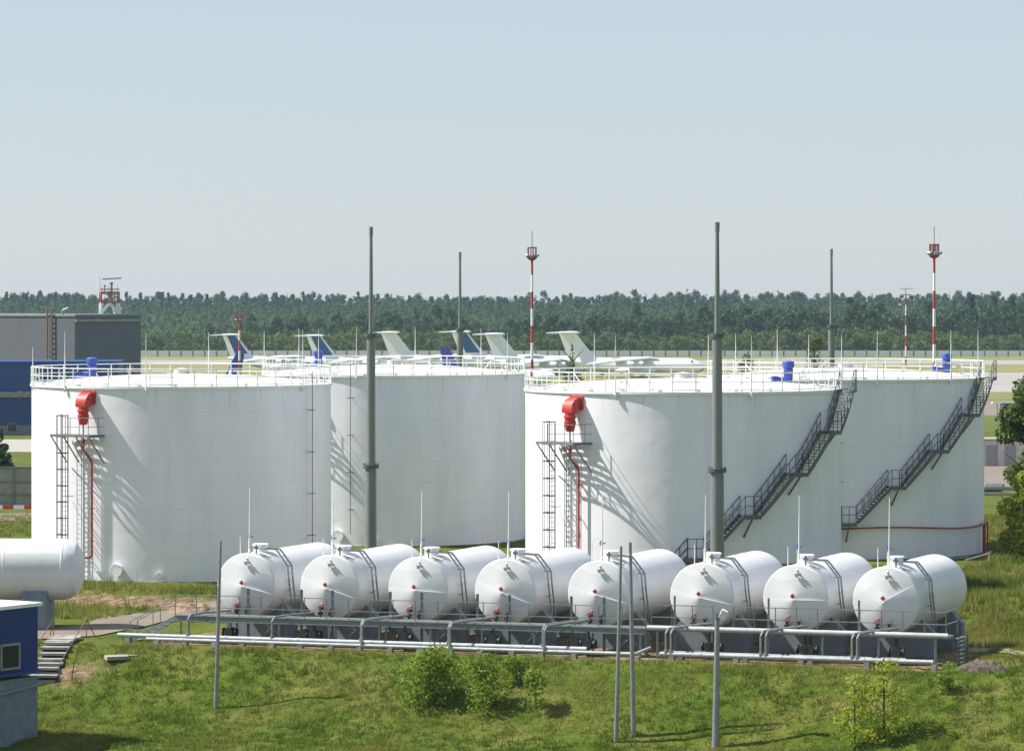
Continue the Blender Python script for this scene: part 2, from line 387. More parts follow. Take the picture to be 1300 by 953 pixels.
drape('dirt_path', M['soil'], [pix(1222, 820), pix(1340, 826)], [pix(1222, 826), pix(1340, 836)], .04, 20, 4)

# ------------------------------------------------------------------ vertical storage tanks
HT, RT = 11.92, 9.49
def pol(a, r, z=0): return Vector((r*math.sin(a), -r*math.cos(a), z))     # a = 0 looks at -Y
def vtank(pos, toward, label, group, foam_a, stair_a=None, vent_a=-.7, rods=(), pipe_a=None, man_a=None, ring=False, ladder=True, tall=HT):
    t = empty('storage_tank', pos, 0, label, 'storage tank', group)
    b = MB(); b.lathe((0,0,0), [(RT, .0), (RT, tall)], 128); b.build('shell', M['tank'], t)
    b = MB(); b.lathe((0,0,0), [(RT-.03, tall-.02), (RT*.8, tall+.26), (RT*.5, tall+.5), (RT*.2, tall+.63), (.5, tall+.65), (.5, tall+.95), (.02, tall+1.02)], 96)
    for k in range(24):   # roof plate ribs
        a = 2*math.pi*k/24; b.bar(pol(a, RT*.9, tall+.16), pol(a, 1.2, tall+.66), .06, .05)
    for k in range(26):   # small roof fittings, toe brackets
        a = 2*math.pi*k/26+.05; b.box(pol(a, RT-.35, tall+.14), (.22, .22, .16), a)
    b.build('roof', M['roofw'], t)
    b = MB(); b.lathe((0,0,0), [(RT+.003, tall-.10), (RT+.10, tall-.10), (RT+.10, tall+.05), (RT-.12, tall+.05), (RT-.12, tall-.0)], 128)
    b.build('rim', M['white'], t)
    b = MB(); b.lathe((0,0,0), [(RT+.003, -.02), (RT+.06, -.02), (RT+.06, .06), (RT+.003, .06)], 128)
    b.lathe((0,0,0), [(RT+.0, -.6), (RT+.55, -.6), (RT+.55, -.03), (RT+.0, -.03)], 96); b.build('foundation', M['concl'], t)
    # roof railing
    b = MB(); n = 44; rr = RT+.02
    P = [pol(2*math.pi*k/n+.03, rr) for k in range(n)]
    for k in range(n):
        p, q = P[k], P[(k+1) % n]
        b.tube(p+Vector((0,0,tall-.0)), p+Vector((0,0,tall+1.12)), .034, 8)
        for h, w in ((1.12, .034), (.62, .026), (.16, .026)): b.tube(p+Vector((0,0,tall+h)), q+Vector((0,0,tall+h)), w, 8)
    for k in (3, 9, 16, 20, 27, 33, 38, 41):
        p = P[k]; inn = p*((RT-.7)/RT); b.bar(p+Vector((0,0,tall+.8)), inn+Vector((0,0,tall+.1)), .045, .045)
    b.build('railing', M['white'], t)
    for a, h in rods:
        b = MB(); p = pol(a, RT+.14, 0); b.tube(p+Vector((0,0,tall-.35)), p+Vector((0,0,tall+h*.55)), .05, 6, .035); b.tube(p+Vector((0,0,tall+h*.55)), p+Vector((0,0,tall+h)), .03, 6, .012)
        b.box(p+Vector((0,0,tall-.2)), (.16,.16,.12)); b.build('lightning_rod', M['white'], t)
    # blue breather vent
    if vent_a is not None:
        p = pol(vent_a, RT-.75, tall+.1)
        v = MB(); v.lathe(p, [(.34, 0), (.34, .05), (.22, .06), (.22, .2), (.27, .25), (.30, .9), (.32, .93), (.27, 1.0), (.33, 1.08), (.37, 1.10), (.37, 1.42), (.33, 1.46), (.02, 1.5)], 20)
        v.tube(p+Vector((-.1,0,.35)), p+Vector((-.85,-.1,.35)), .16, 10); v.lathe(p+Vector((-.85,-.1,-.05)), [(.2,0),(.2,.5),(.24,.52),(.24,.6),(.02,.62)], 12)
        v.build('vent', M['bluev'], t)
    # foam chamber with platform, braces and caged ladder
    if foam_a is not None:
        c = MB(); f = empty('foam_frame', (0,0,0)); f.parent = t; f.rotation_euler = (0,0,0)
        # local helpers: radial out / tangential
        er = pol(foam_a, 1); et = Vector((math.cos(foam_a), math.sin(foam_a), 0))
        def Q(tn, rd, z): return er*(RT+rd)+et*tn+Vector((0,0,z))
        zt = tall-.35
        poly = [Q(-.38, .03, zt-.62), Q(-.38, .03, zt), Q(-.38, .35, zt+.02), Q(-.38, .62, zt-.10), Q(-.38, .86, zt-.34), Q(-.38, .93, zt-.72), Q(-.38, .90, zt-.86), Q(-.38, .38, zt-.86), Q(-.38, .3, zt-.62)]
        c.prism(poly, et*.76)
        c.box(Q(0, .06, zt-.3), (1.0, .10, .8), foam_a)
        cc = Q(0, .62, zt-1.95)
        c.lathe(cc, [(.02,0), (.22,.0), (.27,.12), (.36,.55), (.36,.6), (.31,.62), (.31,.78), (.37,.8), (.37,.9), (.32,.92), (.32,1.1)], 18)
        fm = c.build('foam_chamber', M['red'], t)
        bpy.data.objects.remove(f)
        zp = tall-2.95
        c = MB(); w0, w1, dd = -1.75, 1.15, 1.6
        for i in range(7): c.bar(Q(w0+(w1-w0)*i/6, .02, zp), Q(w0+(w1-w0)*i/6, dd, zp), .05, .06)
        for i in range(6): c.bar(Q(w0, .15+i*.2, zp+.03), Q(w1, .15+i*.2, zp+.03), .12, .02)
        c.bar(Q(w0-.05, dd, zp), Q(w1+.05, dd, zp), .05, .16); c.bar(Q(w0, .03, zp-.02), Q(w0, dd, zp-.02), .05, .15); c.bar(Q(w1, .03, zp-.02), Q(w1, dd, zp-.02), .05, .15)
        for tn in (w0, w0+.95, w0+1.9, w1): c.bar(Q(tn, dd-.05, zp-.06), Q(tn, .02, zp-1.7), .06, .06)
        c.build('platform', M['grey'], t)
        c = MB()
        pts = [Q(w0+.9, dd, 0), Q(w0+1.5, dd, 0), Q(w1-.7, dd, 0), Q(w1, dd, 0), Q(w1, .6, 0), Q(w1, .03, 0)]
        for p in pts[:-1]: c.tube(p+Vector((0,0,zp)), p+Vector((0,0,zp+1.1)), .022, 6)
        for h in (.55, 1.1):
            for p, q in zip(pts, pts[1:]): c.tube(p+Vector((0,0,zp+h)), q+Vector((0,0,zp+h)), .02, 6)
        c.build('platform_railing', M['dgrey'], t)
        if ladder:
            c = MB(); l0, l1, rl = w0+.05, w0+.5, .55
            for tn in (l0, l1): c.tube(Q(tn, rl, .3), Q(tn, rl, zp+1.25), .04, 6)
            k = 0; z = .4
            while z < zp: c.tube(Q(l0, rl, z), Q(l1, rl, z), .014, 5); z += .3
            # hoops and the outer uprights of the cage
            zs = [zp+1.2]+[zp-.1-1.0*i for i in range(8)]
            hoop = [(l0, rl), (l0-.08, rl+.35), (l0+.05, rl+.62), (l1-.05, rl+.62), (l1+.08, rl+.35), (l1, rl)]
            for z in zs:
                for (a0, b0), (a1, b1) in zip(hoop, hoop[1:]): c.bar(Q(a0, b0, z), Q(a1, b1, z), .025, .065)
            for (a0, b0) in hoop[1:-1]: c.bar(Q(a0, b0, zs[-1]), Q(a0, b0, zp+1.2), .035, .035)
            # rest frame beside the cage
            for tn in (l0+.95, l0+1.3): c.tube(Q(tn, .28, .3), Q(tn, .28, zp), .018, 5)
            z = .5
            while z < zp: c.tube(Q(l0+.95, .28, z), Q(l0+1.3, .28, z), .011, 4); z += .3
            for z in (2.4, 5.2): c.tube(Q(l0, rl, z), Q(l0, .03, z), .02, 5); c.tube(Q(l1, rl, z), Q(l1, .03, z), .02, 5)
            c.build('ladder', M['dgrey'], t)
        c = MB(); c.tube(Q(0, .62, zt-1.95), Q(0, .62, zp-.25), .05, 8, .035); c.path([Q(0, .62, zp-.2), Q(0, .62, zp-.9), Q(.35, .40, zp-1.35), Q(.42, .32, zp-1.6), Q(.42, .32, 1.6), Q(.2, .32, 1.45), Q(-.1, .32, 1.45)], .062, 8)
        c.ball(Q(0, .62, zp-.35), .13, 10, 6)
        for z in (2.5, 4.5, 6.5): c.box(Q(.42, .17, z), (.05, .3, .05), foam_a)
        c.build('foam_pipe', M['red'], t)
    if pipe_a is not None:
        c = MB(); p = pol(pipe_a, RT+.35)
        c.tube(p+Vector((0,0,.9)), p+Vector((0,0,tall+.9)), .028, 6)
        for z in (2.6, 5.2, 7.8, 10.4): c.bar(pol(pipe_a, RT, z), pol(pipe_a, RT+.42, z), .04, .04); c.box(p+Vector((0,0,z)), (.5,.06,.05), pipe_a)
        c.build('cable_pipe', M['dgrey'], t)
    if man_a is not None:
        c = MB(); p = pol(man_a, RT); d = pol(man_a, 1)
        c.tube(p+Vector((0,0,.75))-d*.05, p+Vector((0,0,.75))+d*.35, .33, 24); c.tube(p+Vector((0,0,.75))+d*.35, p+Vector((0,0,.75))+d*.43, .42, 24)
        for k in range(16):
            e = Vector((math.cos(man_a), math.sin(man_a), 0)); q = p+Vector((0,0,.75))+d*.40+e*.37*math.cos(k*math.pi/8)+Vector((0,0,.37*math.sin(k*math.pi/8))); c.tube(q, q+d*.06, .025, 6)
        c.build('manhole', M['white'], t)
        c = MB(); p = pol(man_a+.28, RT, .45); c.tube(p, p*(1+.3/RT), .14, 14); c.tube(p*(1+.3/RT), p*(1+.36/RT), .19, 14); c.build('nozzle', M['white'], t)
    if ring:
        c = MB(); n = 60; a0, a1 = ring
        pts = [pol(a0+(a1-a0)*k/n, RT+.28, 2.05+.12*math.sin(k*.11)) for k in range(n+1)]; c.path(pts, .06, 6)
        c.path([pts[-1], pts[-1]-Vector((0,0,2.2))], .06, 6)
        p = pol(a1-.16, RT+.33); MB().tube(p+Vector((0,0,-.2)), p+Vector((0,0,2.05)), .11, 8).build('riser', M['dred'], t)
        for k in range(0, n+1, 6): c.bar(pol(a0+(a1-a0)*k/n, RT, pts[k].z), pts[k], .05, .05)
        c.build('ring_pipe', M['dred'], t)
    if stair_a is not None:
        st = MB(); TR = []; RL = []
        ri, ro = RT+.12, RT+.98
        step = R(18.5); land = R(5.6)
        zs = [.05, 2.5, 4.9, 7.25, 9.6, 12.0]
        for f_ in range(5):
            aE = stair_a+step*f_            # landing f_ starts here, at zs[f_+1]
            a_lo = aE-step+land; a_hi = aE; z0, z1 = zs[f_], zs[f_+1]; n = 12
            for k in range(n):
                t0 = (k+.5)/n; a = a_lo+(a_hi-a_lo)*t0; z = z0+(z1-z0)*(k+1)/(n+1)
                p, q = pol(a, ri, z), pol(a, ro, z); TR.append(MB().bar(p, q, .26, .035))
            for r_ in (ri, ro):
                pts = [pol(a_lo+(a_hi-a_lo)*k/4, r_, z0+(z1-z0)*k/4) for k in range(5)]
                for p, q in zip(pts, pts[1:]): st.bar(p, q, .05, .22)
                m_ = 5; rl = MB(); RL.append(rl)
                pr = [pol(a_lo+(a_hi-a_lo)*k/m_, r_, z0+(z1-z0)*k/m_) for k in range(m_+1)]
                for p in pr: rl.bar(p, p+Vector((0,0,1.1)), .04, .04)
                for h in (.55, 1.1):
                    for p, q in zip(pr, pr[1:]): rl.bar(p+Vector((0,0,h)), q+Vector((0,0,h)), .04, .045)
            # landing
            aa = [aE+land*k/4 for k in range(5)]
            for k in range(4):
                st.prism([pol(aa[k], ri, z1-.06), pol(aa[k+1], ri, z1-.06), pol(aa[k+1], ro, z1-.06), pol(aa[k], ro, z1-.06)], (0,0,.06))
                st.bar(pol(aa[k], ro, z1-.1), pol(aa[k+1], ro, z1-.1), .05, .24)
            rl = MB(); RL.append(rl)
            for p, q in ((pol(aa[0], ro, z1), pol(aa[2], ro, z1)), (pol(aa[2], ro, z1), pol(aa[4], ro, z1))):
                for h in (.55, 1.1): rl.bar(p+Vector((0,0,h)), q+Vector((0,0,h)), .04, .045)
                rl.bar(p, p+Vector((0,0,1.1)), .04, .04); rl.bar(q, q+Vector((0,0,1.1)), .04, .04)
            am = aE+land*.5
            if f_ < 4:
                st.bar(pol(am, ro-.1, z1-.12), pol(am-.02, RT, z1-1.3), .08, .08); st.bar(pol(am, RT, z1-.12), pol(am, ro, z1-.12), .08, .1)
        sroot = st.build('staircase', M['dgrey'], t); [q.build('tread', M['gal'], sroot) for q in TR]; [q.build('handrail', M['dgrey'], sroot) for q in RL]
    return t
def rel(t, deg, side):   # side: camera direction seen from the tank
    return side+R(deg)
def tow(p): return math.atan2(-p.x, p.y)        # angle from -Y (positive towards +X) pointing at the camera
def off(T, px, rpx):                            # angle for image column px on the front half
    c = {1:(230,190), 2:(498,169), 3:(867,200), 4:(1080,170)}[T]; return math.asin(max(-1, min(1, (px-c[0])/c[1])))
a1, a2, a3, a4 = [tow(p) for p in (T1, T2, T3, T4)]
def rodset(T, tw, fr, bk): return [(tw+off(T, x, 0), h) for x, h in fr]+[(tw+math.pi-off(T, x, 0), h) for x, h in bk]
G_T = 'big white cylindrical storage tanks'
vtank(T1, a1, 'front left big white storage tank with red foam box and caged ladder', G_T, a1+R(-36.5), vent_a=a1+math.pi+R(42),
      rods=rodset(1, a1, [(46, 2.4), (88, 3.4), (378, 3.5), (187, 3.4)], [(265, 3.2), (337, 3.3)]), pipe_a=a1+R(55.5), man_a=a1+R(-24))
vtank(T2, a2, 'rear left big white storage tank, partly hidden behind the front left one', G_T, a2+R(-40), vent_a=a2+math.pi+R(40),
      rods=rodset(2, a2, [(405, 3.3), (452, 3.4), (640, 3)], [(374, 3.2), (526, 3.3), (612, 3.2)]), pipe_a=a2+R(-18), man_a=a2+R(-23.5))
vtank(T3, a3, 'front right big white storage tank with both red foam box and zigzag stair', G_T, a3+R(-40.5), stair_a=a3+R(3.0-1.5), vent_a=a3+math.pi-R(48),
      rods=rodset(3, a3, [(786, 3.3), (949, 3.3), (1063, 3.3)], [(752, 3.3), (900, 3.2), (1028, 3.2)]), man_a=a3+R(-24), ring=(a3+R(-30), a3+R(80)))
vtank(T4, a4, 'rear right big white storage tank with grey stair and dark red ring pipe', G_T, a4+R(-50), stair_a=a4+R(-1.5), vent_a=a4+math.pi-R(54),
      rods=rodset(4, a4, [(1117, 3.3), (1204, 3.3), (1238, 3.3)], [(994, 3.2), (943, 3.0), (1160, 0.3)]), pipe_a=a4+R(-2.4), ring=(a4+R(-4), a4+R(82)))

# ------------------------------------------------------------------ row of eight horizontal tanks
RH, LH, VH = 1.62, 9.0, -39.8
hx = [312, 418, 530.5, 641, 760, 891, 1010, 1124.5]
hu = [u_at(x, VH) for x in hx]
def zc(u): return 2.80+.26*(u-24.2)/33.3
RZ = -TH                                                  # local +Y = site G
def htank():
    t = empty('horizontal_tank', (0,0,0))
    b = MB(); b.lathe((0,0,0), [(RH-.04, -.0), (RH, .04), (RH, LH-.1), (RH*.8, LH+.12), (RH*.45, LH+.26), (.0, LH+.30)], 64, axis='y')
    for y in (1.55, 3.1, 4.6, 6.1, 7.6): b.lathe((0,0,0), [(RH+.001, y-.03), (RH+.008, y-.01), (RH+.008, y+.01), (RH+.001, y+.03)], 64, axis='y')
    b.build('shell', M['htank'], t, smooth=25)
    b = MB(); n = 96; vs_ = [(0, -.40, 0)]; fs_ = []
    for k in range(n+1):
        a = -2*math.pi*k/n; s_ = .50-.20*k/n
        for q in (0.02, .5, 1.0): vs_.append(((RH-.035)*q*math.cos(a), -s_*(1-q), (RH-.035)*q*math.sin(a)))
    for k in range(n):
        i0 = 1+3*k
        for q in range(2): fs_.append((i0+q, i0+q+1, i0+q+4, i0+q+3))
    fs_.append((1, 2, 3, 1+3*n+2, 1+3*n+1, 1+3*n)); fs_.append(tuple([1+3*k for k in range(n+1)]))
    b.add(vs_, fs_); b.build('end_cone', M['htank'], t, smooth=12)
    b = MB(); b.lathe((0, 1.75, RH-.05), [(.36, 0), (.36, .34), (.42, .35), (.42, .42), (.40, .44), (.02, .46)], 24); b.build('manhole', M['white'], t)
    b = MB(); b.tube((.1, .22, RH-.02), (.12, .22, RH+3.3), .042, 6, .018); b.bar((.1,-.12,RH-.35), (.1,.25,RH+.25), .05, .05); b.build('lightning_rod', M['white'], t)
    b = MB(); b.tube((-.03, .45, RH-.05), (-.03, .45, RH+.75), .03, 6); b.tube((-.5, .4, RH-.2), (-.5, .4, RH+.85), .022, 6); b.build('vent_pipe', M['white'], t)
    b = MB(); b.lathe((-.03, .45, RH+.75), [(.03,0), (.12,.04), (.12,.08), (.05,.12), (.05,.17), (.08,.19), (.02,.23)], 12); b.box((.08, .45, RH+.84), (.2, .04, .05)); b.build('breather_valve', M['bluev'], t)
    b = MB()
    b.tube((.35,.5,RH-.05), (.35,.5,RH+.42), .05, 8); b.box((.35,.5,RH+.25), (.22,.12,.10)); b.tube((.35,.3,RH+.3), (.35,.7,RH+.3), .04, 6); b.tube((.1,-.15,RH-.25), (.28,-.18,RH-.42), .035, 6); b.box((.18,-.2,RH-.42), (.34,.08,.05)); b.box((.12,-.22,RH-.5), (.12,.1,.12))
    b.tube((.5,.6,RH-.02), (1.0,.9,RH-.25), .03, 6); b.build('fittings', M['gal'], t)
    b = MB()
    prof = [(.15, RH+.16), (1.05, RH+.14), (1.18, RH+.0), (1.72, .95), (1.80, .1), (1.98, -1.35)]
    for y in (1.35, 1.83):
        for (x0, z0), (x1, z1) in zip(prof, prof[1:]): b.bar((x0, y, z0), (x1, y, z1), .075, .05, up=(0,1,0))
    for i in range(14):
        s = i/13*(len(prof)-1.001); j = int(s); f_ = s-j; x = prof[j][0]*(1-f_)+prof[j+1][0]*f_; z = prof[j][1]*(1-f_)+prof[j+1][1]*f_
        b.tube((x, 1.35, z), (x, 1.83, z), .015, 5)
    for z in (.95, -.3): b.bar((1.45, 1.59, z), (1.78, 1.59, z), .05, .05)
    b.build('ladder', M['grey'], t)
    # red diamond placard with a dark flame on the cone
    b = MB(); zz, yy, s_ = .17, -.49, .125
    b.add([(0,yy,zz+s_*1.35),(s_*1.35,yy+.0,zz),(0,yy,zz-s_*1.35),(-s_*1.35,yy,zz)], [(0,1,2,3)], 0)
    b.add([(0,yy-.006,zz+s_),(s_,yy-.006,zz),(0,yy-.006,zz-s_),(-s_,yy-.006,zz)], [(0,1,2,3)], 1)
    b.add([(0,yy-.012,zz+.065),(.025,yy-.012,zz+.01),(.03,yy-.012,zz-.03),(-.03,yy-.012,zz-.03),(-.022,yy-.012,zz+.02)], [(0,1,2,3,4)], 2)
    b.build('hazard_sign', [M['white'], M['red'], M['black']], t, smooth=0)
    # outlet valves under the cone
    b = MB()
    for x, c in ((-.30, 0), (.28, 0)):
        b.tube((x, -.10, -1.02), (x, -.40, -1.05), .07, 8); b.tube((x, -.40, -1.05), (x, -.42, -1.45), .06, 8); b.box((x,-.42,-1.28), (.22,.16,.16)); b.tube((x,-.5,-1.15), (x,-.66,-1.02), .02, 5)
        b.tube((x-.12,-.68,-1.0), (x+.12,-.68,-1.0), .015, 5)
    b.build('outlet_valve', M['black'], t)
    b = MB(); b.tube((-.3,-.48,-.98), (-.3,-.54,-.98), .09, 12); b.tube((-.3,-.2,-.85), (-.3,-.25,-.8), .06, 10); b.tube((.28,-.12,-.62), (.28,-.22,-.62), .08, 12); b.build('handwheel', M['dred'], t)
    return t
proto = htank()
for i, u in enumerate(hu):
    o = proto if i == 0 else copy_tree(proto)
    o.location = site(u, VH, zc(u)); o.rotation_euler = (0, R(random.uniform(-4, 4)), RZ+R(random.uniform(-.6, .6)))
    o.rotation_euler = (0, 0, RZ+R(random.uniform(-.5, .5)))
    pl = {0:'leftmost', 7:'rightmost'}.get(i, ORD[i]+' from the left')
    for c in o.children:
        if c.name.startswith('end_cone'): c.rotation_euler = (0, R([15,20,4,22,16,13,1,-30][i]), 0)
    tag(o, 'white horizontal fuel cylinder on saddles, %s in the row of eight' % pl, 'fuel tank', 'white horizontal cylinders in a row')
# concrete saddles, two under each cylinder
def saddle(w=1.9, th=.55, h0=1.25, h1=1.95):
    b = MB(); pts = [(-w, -.35), (w, -.35), (w, h0), (w-.65, h1)]
    cz = 2.86; 
    for k in range(9):
        a = R(-52)*-1 - R(104)*k/8; pts.append((1.63*math.sin(a), cz-1.63*math.cos(a)))
    pts += [(-w+.65, h1), (-w, h0)]
    b.prism([(x, -th/2, z) for x, z in pts], (0, th, 0)); o = b.build('concrete_saddle', M['concp'], smooth=0); return o
sp = saddle(); first = True
for i, u in enumerate(hu):
    for k, (dv, nm) in enumerate(((1.9, 'front'), (7.3, 'rear'))):
        o = sp if first else sp.copy()
        if not first: COL.objects.link(o)
        first = False
        o.location = site(u, VH+dv, zc(u)-2.86); o.rotation_euler = (0,0,RZ)
        pl = {0:'leftmost', 7:'rightmost'}.get(i, ORD[i]+' from left')
        tag(o, '%s grey concrete saddle under the %s horizontal cylinder' % (nm, pl), 'saddle', 'concrete saddles under the row of cylinders')

# lone cylinder at the left edge, seen from the side
LZ = 188.0; zc0 = 3.02
lt = empty('horizontal_tank', ((107-650)*LZ/F_PX-8, LZ, zc0), R(0), 'big white cylinder cut by the left edge, lying sideways behind the blue building', 'fuel tank')
b = MB(); b.lathe((0,0,0), [(0,-8.6),(.9,-8.5),(1.4,-8.15),(1.62,-7.5),(1.62,6.95),(1.56,7.25),(1.36,7.6),(1.0,7.85),(.5,7.98),(.0,8.0)], 64, axis='x')
for x in (-4.6, -1.6, 1.4, 3.9, 6.95): b.lathe((0,0,0), [(RH+.001,x-.05),(RH+.012,x-.02),(RH+.012,x+.02),(RH+.001,x+.05)], 64, axis='x')
b.build('shell', M['htank'], lt, smooth=25)
b = MB()
for x in (3.95, 6.5):
    for k in range(10):
        pass
b.lathe((0,0,RH-.04), [(.36,0),(.36,.3),(.42,.32),(.42,.4),(.02,.42)], 20); b.build('manhole', M['white'], lt)
for xx, nm in ((5.55, 'right'), (-4.5, 'left')):
    b = MB(); w = 1.75; pts = [(-w, -.2), (w, -.2), (w, 1.45), (w-.55, 2.0)]
    for k in range(9): a = R(48)-R(96)*k/8; pts.append((1.63*math.sin(a), zc0-1.63*math.cos(a)))
    pts += [(-w+.55, 2.0), (-w, 1.45)]
    b.prism([(-.65, y, z) for y, z in pts], (1.3, 0, 0)); o = b.build('concrete_saddle', M['concp'], smooth=0); o.location = ((107-650)*LZ/F_PX-8+xx, LZ, 0)
    tag(o, '%s wide grey concrete saddle under the sideways cylinder at the left edge' % nm, 'saddle', 'saddles under the sideways cylinder')
# little electric cabinet behind the blue building
b = MB(); p = pix(52, 797); b.box(p+Vector((0,0,.4)), (.7,.5,.9)); b.box(p+Vector((0,0,.88)), (.8,.6,.06)); o = b.build('cabinet', M['concl']); tag(o, 'small pale box on the path between blue building and grey saddle', 'cabinet')

# ------------------------------------------------------------------ walkways in front of the row
def rowz(u): return .26*(u-24.2)/33.3
VW = -41.6
u0, u1 = u_at(228, VW), u_at(824, VW)
w = empty('walkway', (0,0,0), 0, 'long grey steel walkway with railing before the five left cylinders', 'walkway')
def S(u, v, z): return site(u, v, z+rowz(u))
zd = 1.42
b = MB()
for v, hgt in ((VW-.45, .25), (VW+.45, .2)): b.bar(S(u0, v, zd-.16), S(u1, v, zd-.16), .10, hgt)
b.bar(S(u0, VW-.50, zd-.02), S(u1, VW-.50, zd-.02), .14, .04); b.bar(S(u0, VW-.50, zd-.28), S(u1, VW-.50, zd-.28), .14, .04)
n = int((u1-u0)/1.5)
for k in range(n+1): u = u0+(u1-u0)*k/n; b.bar(S(u, VW-.4, zd-.12), S(u, VW+.4, zd-.12), .08, .1)
for k in range(4): b.bar(S(u0, VW-.33+.22*k, zd), S(u1, VW-.33+.22*k, zd), .18, .03)
b.build('deck', M['grey'], w)
b = MB(); n = int((u1-u0)/1.18)
for k in range(n+1):
    u = u0+(u1-u0)*k/n; b.bar(S(u, VW-.48, zd-.25), S(u, VW-.48, zd+1.02), .045, .045)
    if k < n:
        for h in (.42, 1.02): b.bar(S(u, VW-.48, zd+h), S(u0+(u1-u0)*(k+1)/n, VW-.48, zd+h), .035, .04)
b.build('railing', M['gal'], w)
for k in range(10):
    u = u0+.3+(u1-u0-.6)*k/9
    b = MB(); b.bar(S(u, VW-.42, -.2), S(u, VW-.42, zd-.25), .10, .10)
    b.build('leg', M['gal'], w)
    b = MB(); b.bar(S(u, VW+.42, -.2), S(u, VW+.42, zd-.3), .10, .10)
    b.build('leg', M['gal'], w)
for i in range(5):
    for du in (-.95, .75):
        u = hu[i]+du; MB().bar(S(u, VW+.55, .0), S(u, VW+.55, zd+1.35), .14, .07).build('post', M['grey'], w)
for i in range(5):
    b = MB(); u = hu[i]+1.6; b.bar(S(u, VW+.3, zd-.2), S(u+1.5, VW+.5, .0), .05, .08); b.bar(S(u+.5, VW+.3, zd-.2), S(u+.5, VW+.5, 0), .05, .05); b.bar(S(u+.9, VW+.3, zd-.2), S(u-.4, VW+.5, .0), .05, .05)
    b.build('brace', M['grey'], w)
# entrance stair, left end
st = empty('access_stair', (0,0,0), 0, 'short steep steel stair at the left end of the long walkway', 'stair')
b = MB()
for v in (VW-.4, VW+.4):
    b.bar(S(u0, v, zd-.1), S(u0-2.6, v, .02), .06, .16); b.bar(S(u0, v, zd+.9), S(u0-2.6, v, 1.0), .04, .04)
    b.bar(S(u0-2.6, v, 0), S(u0-2.6, v, 1.0), .05, .05); b.bar(S(u0-1.3, v, .65), S(u0-1.3, v, 1.65), .04, .04)
for k in range(7): b.bar(S(u0-.25-.34*k, VW-.4, zd-.2-.19*k), S(u0-.25-.34*k, VW+.4, zd-.2-.19*k), .24, .03)
b.build('flight', M['gal'], st)
b = MB(); b.bar(S(u0-2.9, VW-.6, .62), S(u0-.1, VW-.6, .62), .05, .05); b.bar(S(u0-2.9, VW-.6, .62), S(u0-2.9,VW-.6,0),.05,.05); b.build('guard_bar', M['gal'], st)
# second walkway: deck on a white pipe
u2, u3 = u_at(826, VW), u_at(1207, VW)
w2 = empty('walkway', (0,0,0), 0, 'pale pipe-edged walkway with railing before the three right cylinders', 'walkway')
b = MB(); b.tube(S(u2, VW-.45, zd+.02), S(u3, VW-.45, zd+.02), .13, 12); b.build('edge_pipe', M['pipe'], w2)
b = MB(); b.bar(S(u2, VW+.45, zd-.1), S(u3, VW+.45, zd-.1), .1, .2)
for k in range(5): b.bar(S(u2, VW-.25+.18*k, zd-.02), S(u3, VW-.25+.18*k, zd-.02), .16, .03)
b.build('deck', M['grey'], w2)
b = MB(); n = 14
for k in range(n+1):
    u = u2+.2+(u3-u2-.3)*k/n; b.bar(S(u, VW-.45, zd), S(u, VW-.45, zd+1.15), .045, .045)
    if k < n and k not in (3,):
        for h in (.55, 1.12): b.bar(S(u, VW-.45, zd+h), S(u2+.2+(u3-u2-.3)*(k+1)/n, VW-.45, zd+h), .035, .045)
for h in (.55, 1.12): b.bar(S(u3-.1, VW-.45, zd+h), S(u3-.1, VW+1.6, zd+h), .035, .045)
b.bar(S(u3-.1, VW+1.6, zd), S(u3-.1, VW+1.6, zd+1.12), .045, .045)
b.build('railing', M['gal'], w2)
for k in range(6):
    u = u2+.5+(u3-u2-1.1)*k/5; b = MB(); b.bar(S(u, VW-.45, -.3), S(u, VW-.45, zd-.14), .10, .10); b.build('leg', M['gal'], w2)
for i in (5, 6, 7):
    u = hu[i]-.95; MB().bar(S(u, VW+.55, .0), S(u, VW+.55, zd+1.5), .10, .08).build('post', M['gal'], w2)
b = MB()
for k in range(7): b.bar(S(u3+.25, VW+.1, zd-.15-.2*k), S(u3+.25, VW+1.5, zd-.15-.2*k), .24, .03)
b.bar(S(u3+.1, VW+.1, zd), S(u3+.1, VW+.1, -.2), .05, .1); b.bar(S(u3+.4, VW+1.5, zd), S(u3+.4, VW+1.5, -.2), .05, .1); b.bar(S(u3+.4, VW+.1, zd), S(u3+.4, VW+.1, -.2), .05, .1); b.build('steps', M['dgrey'], w2)
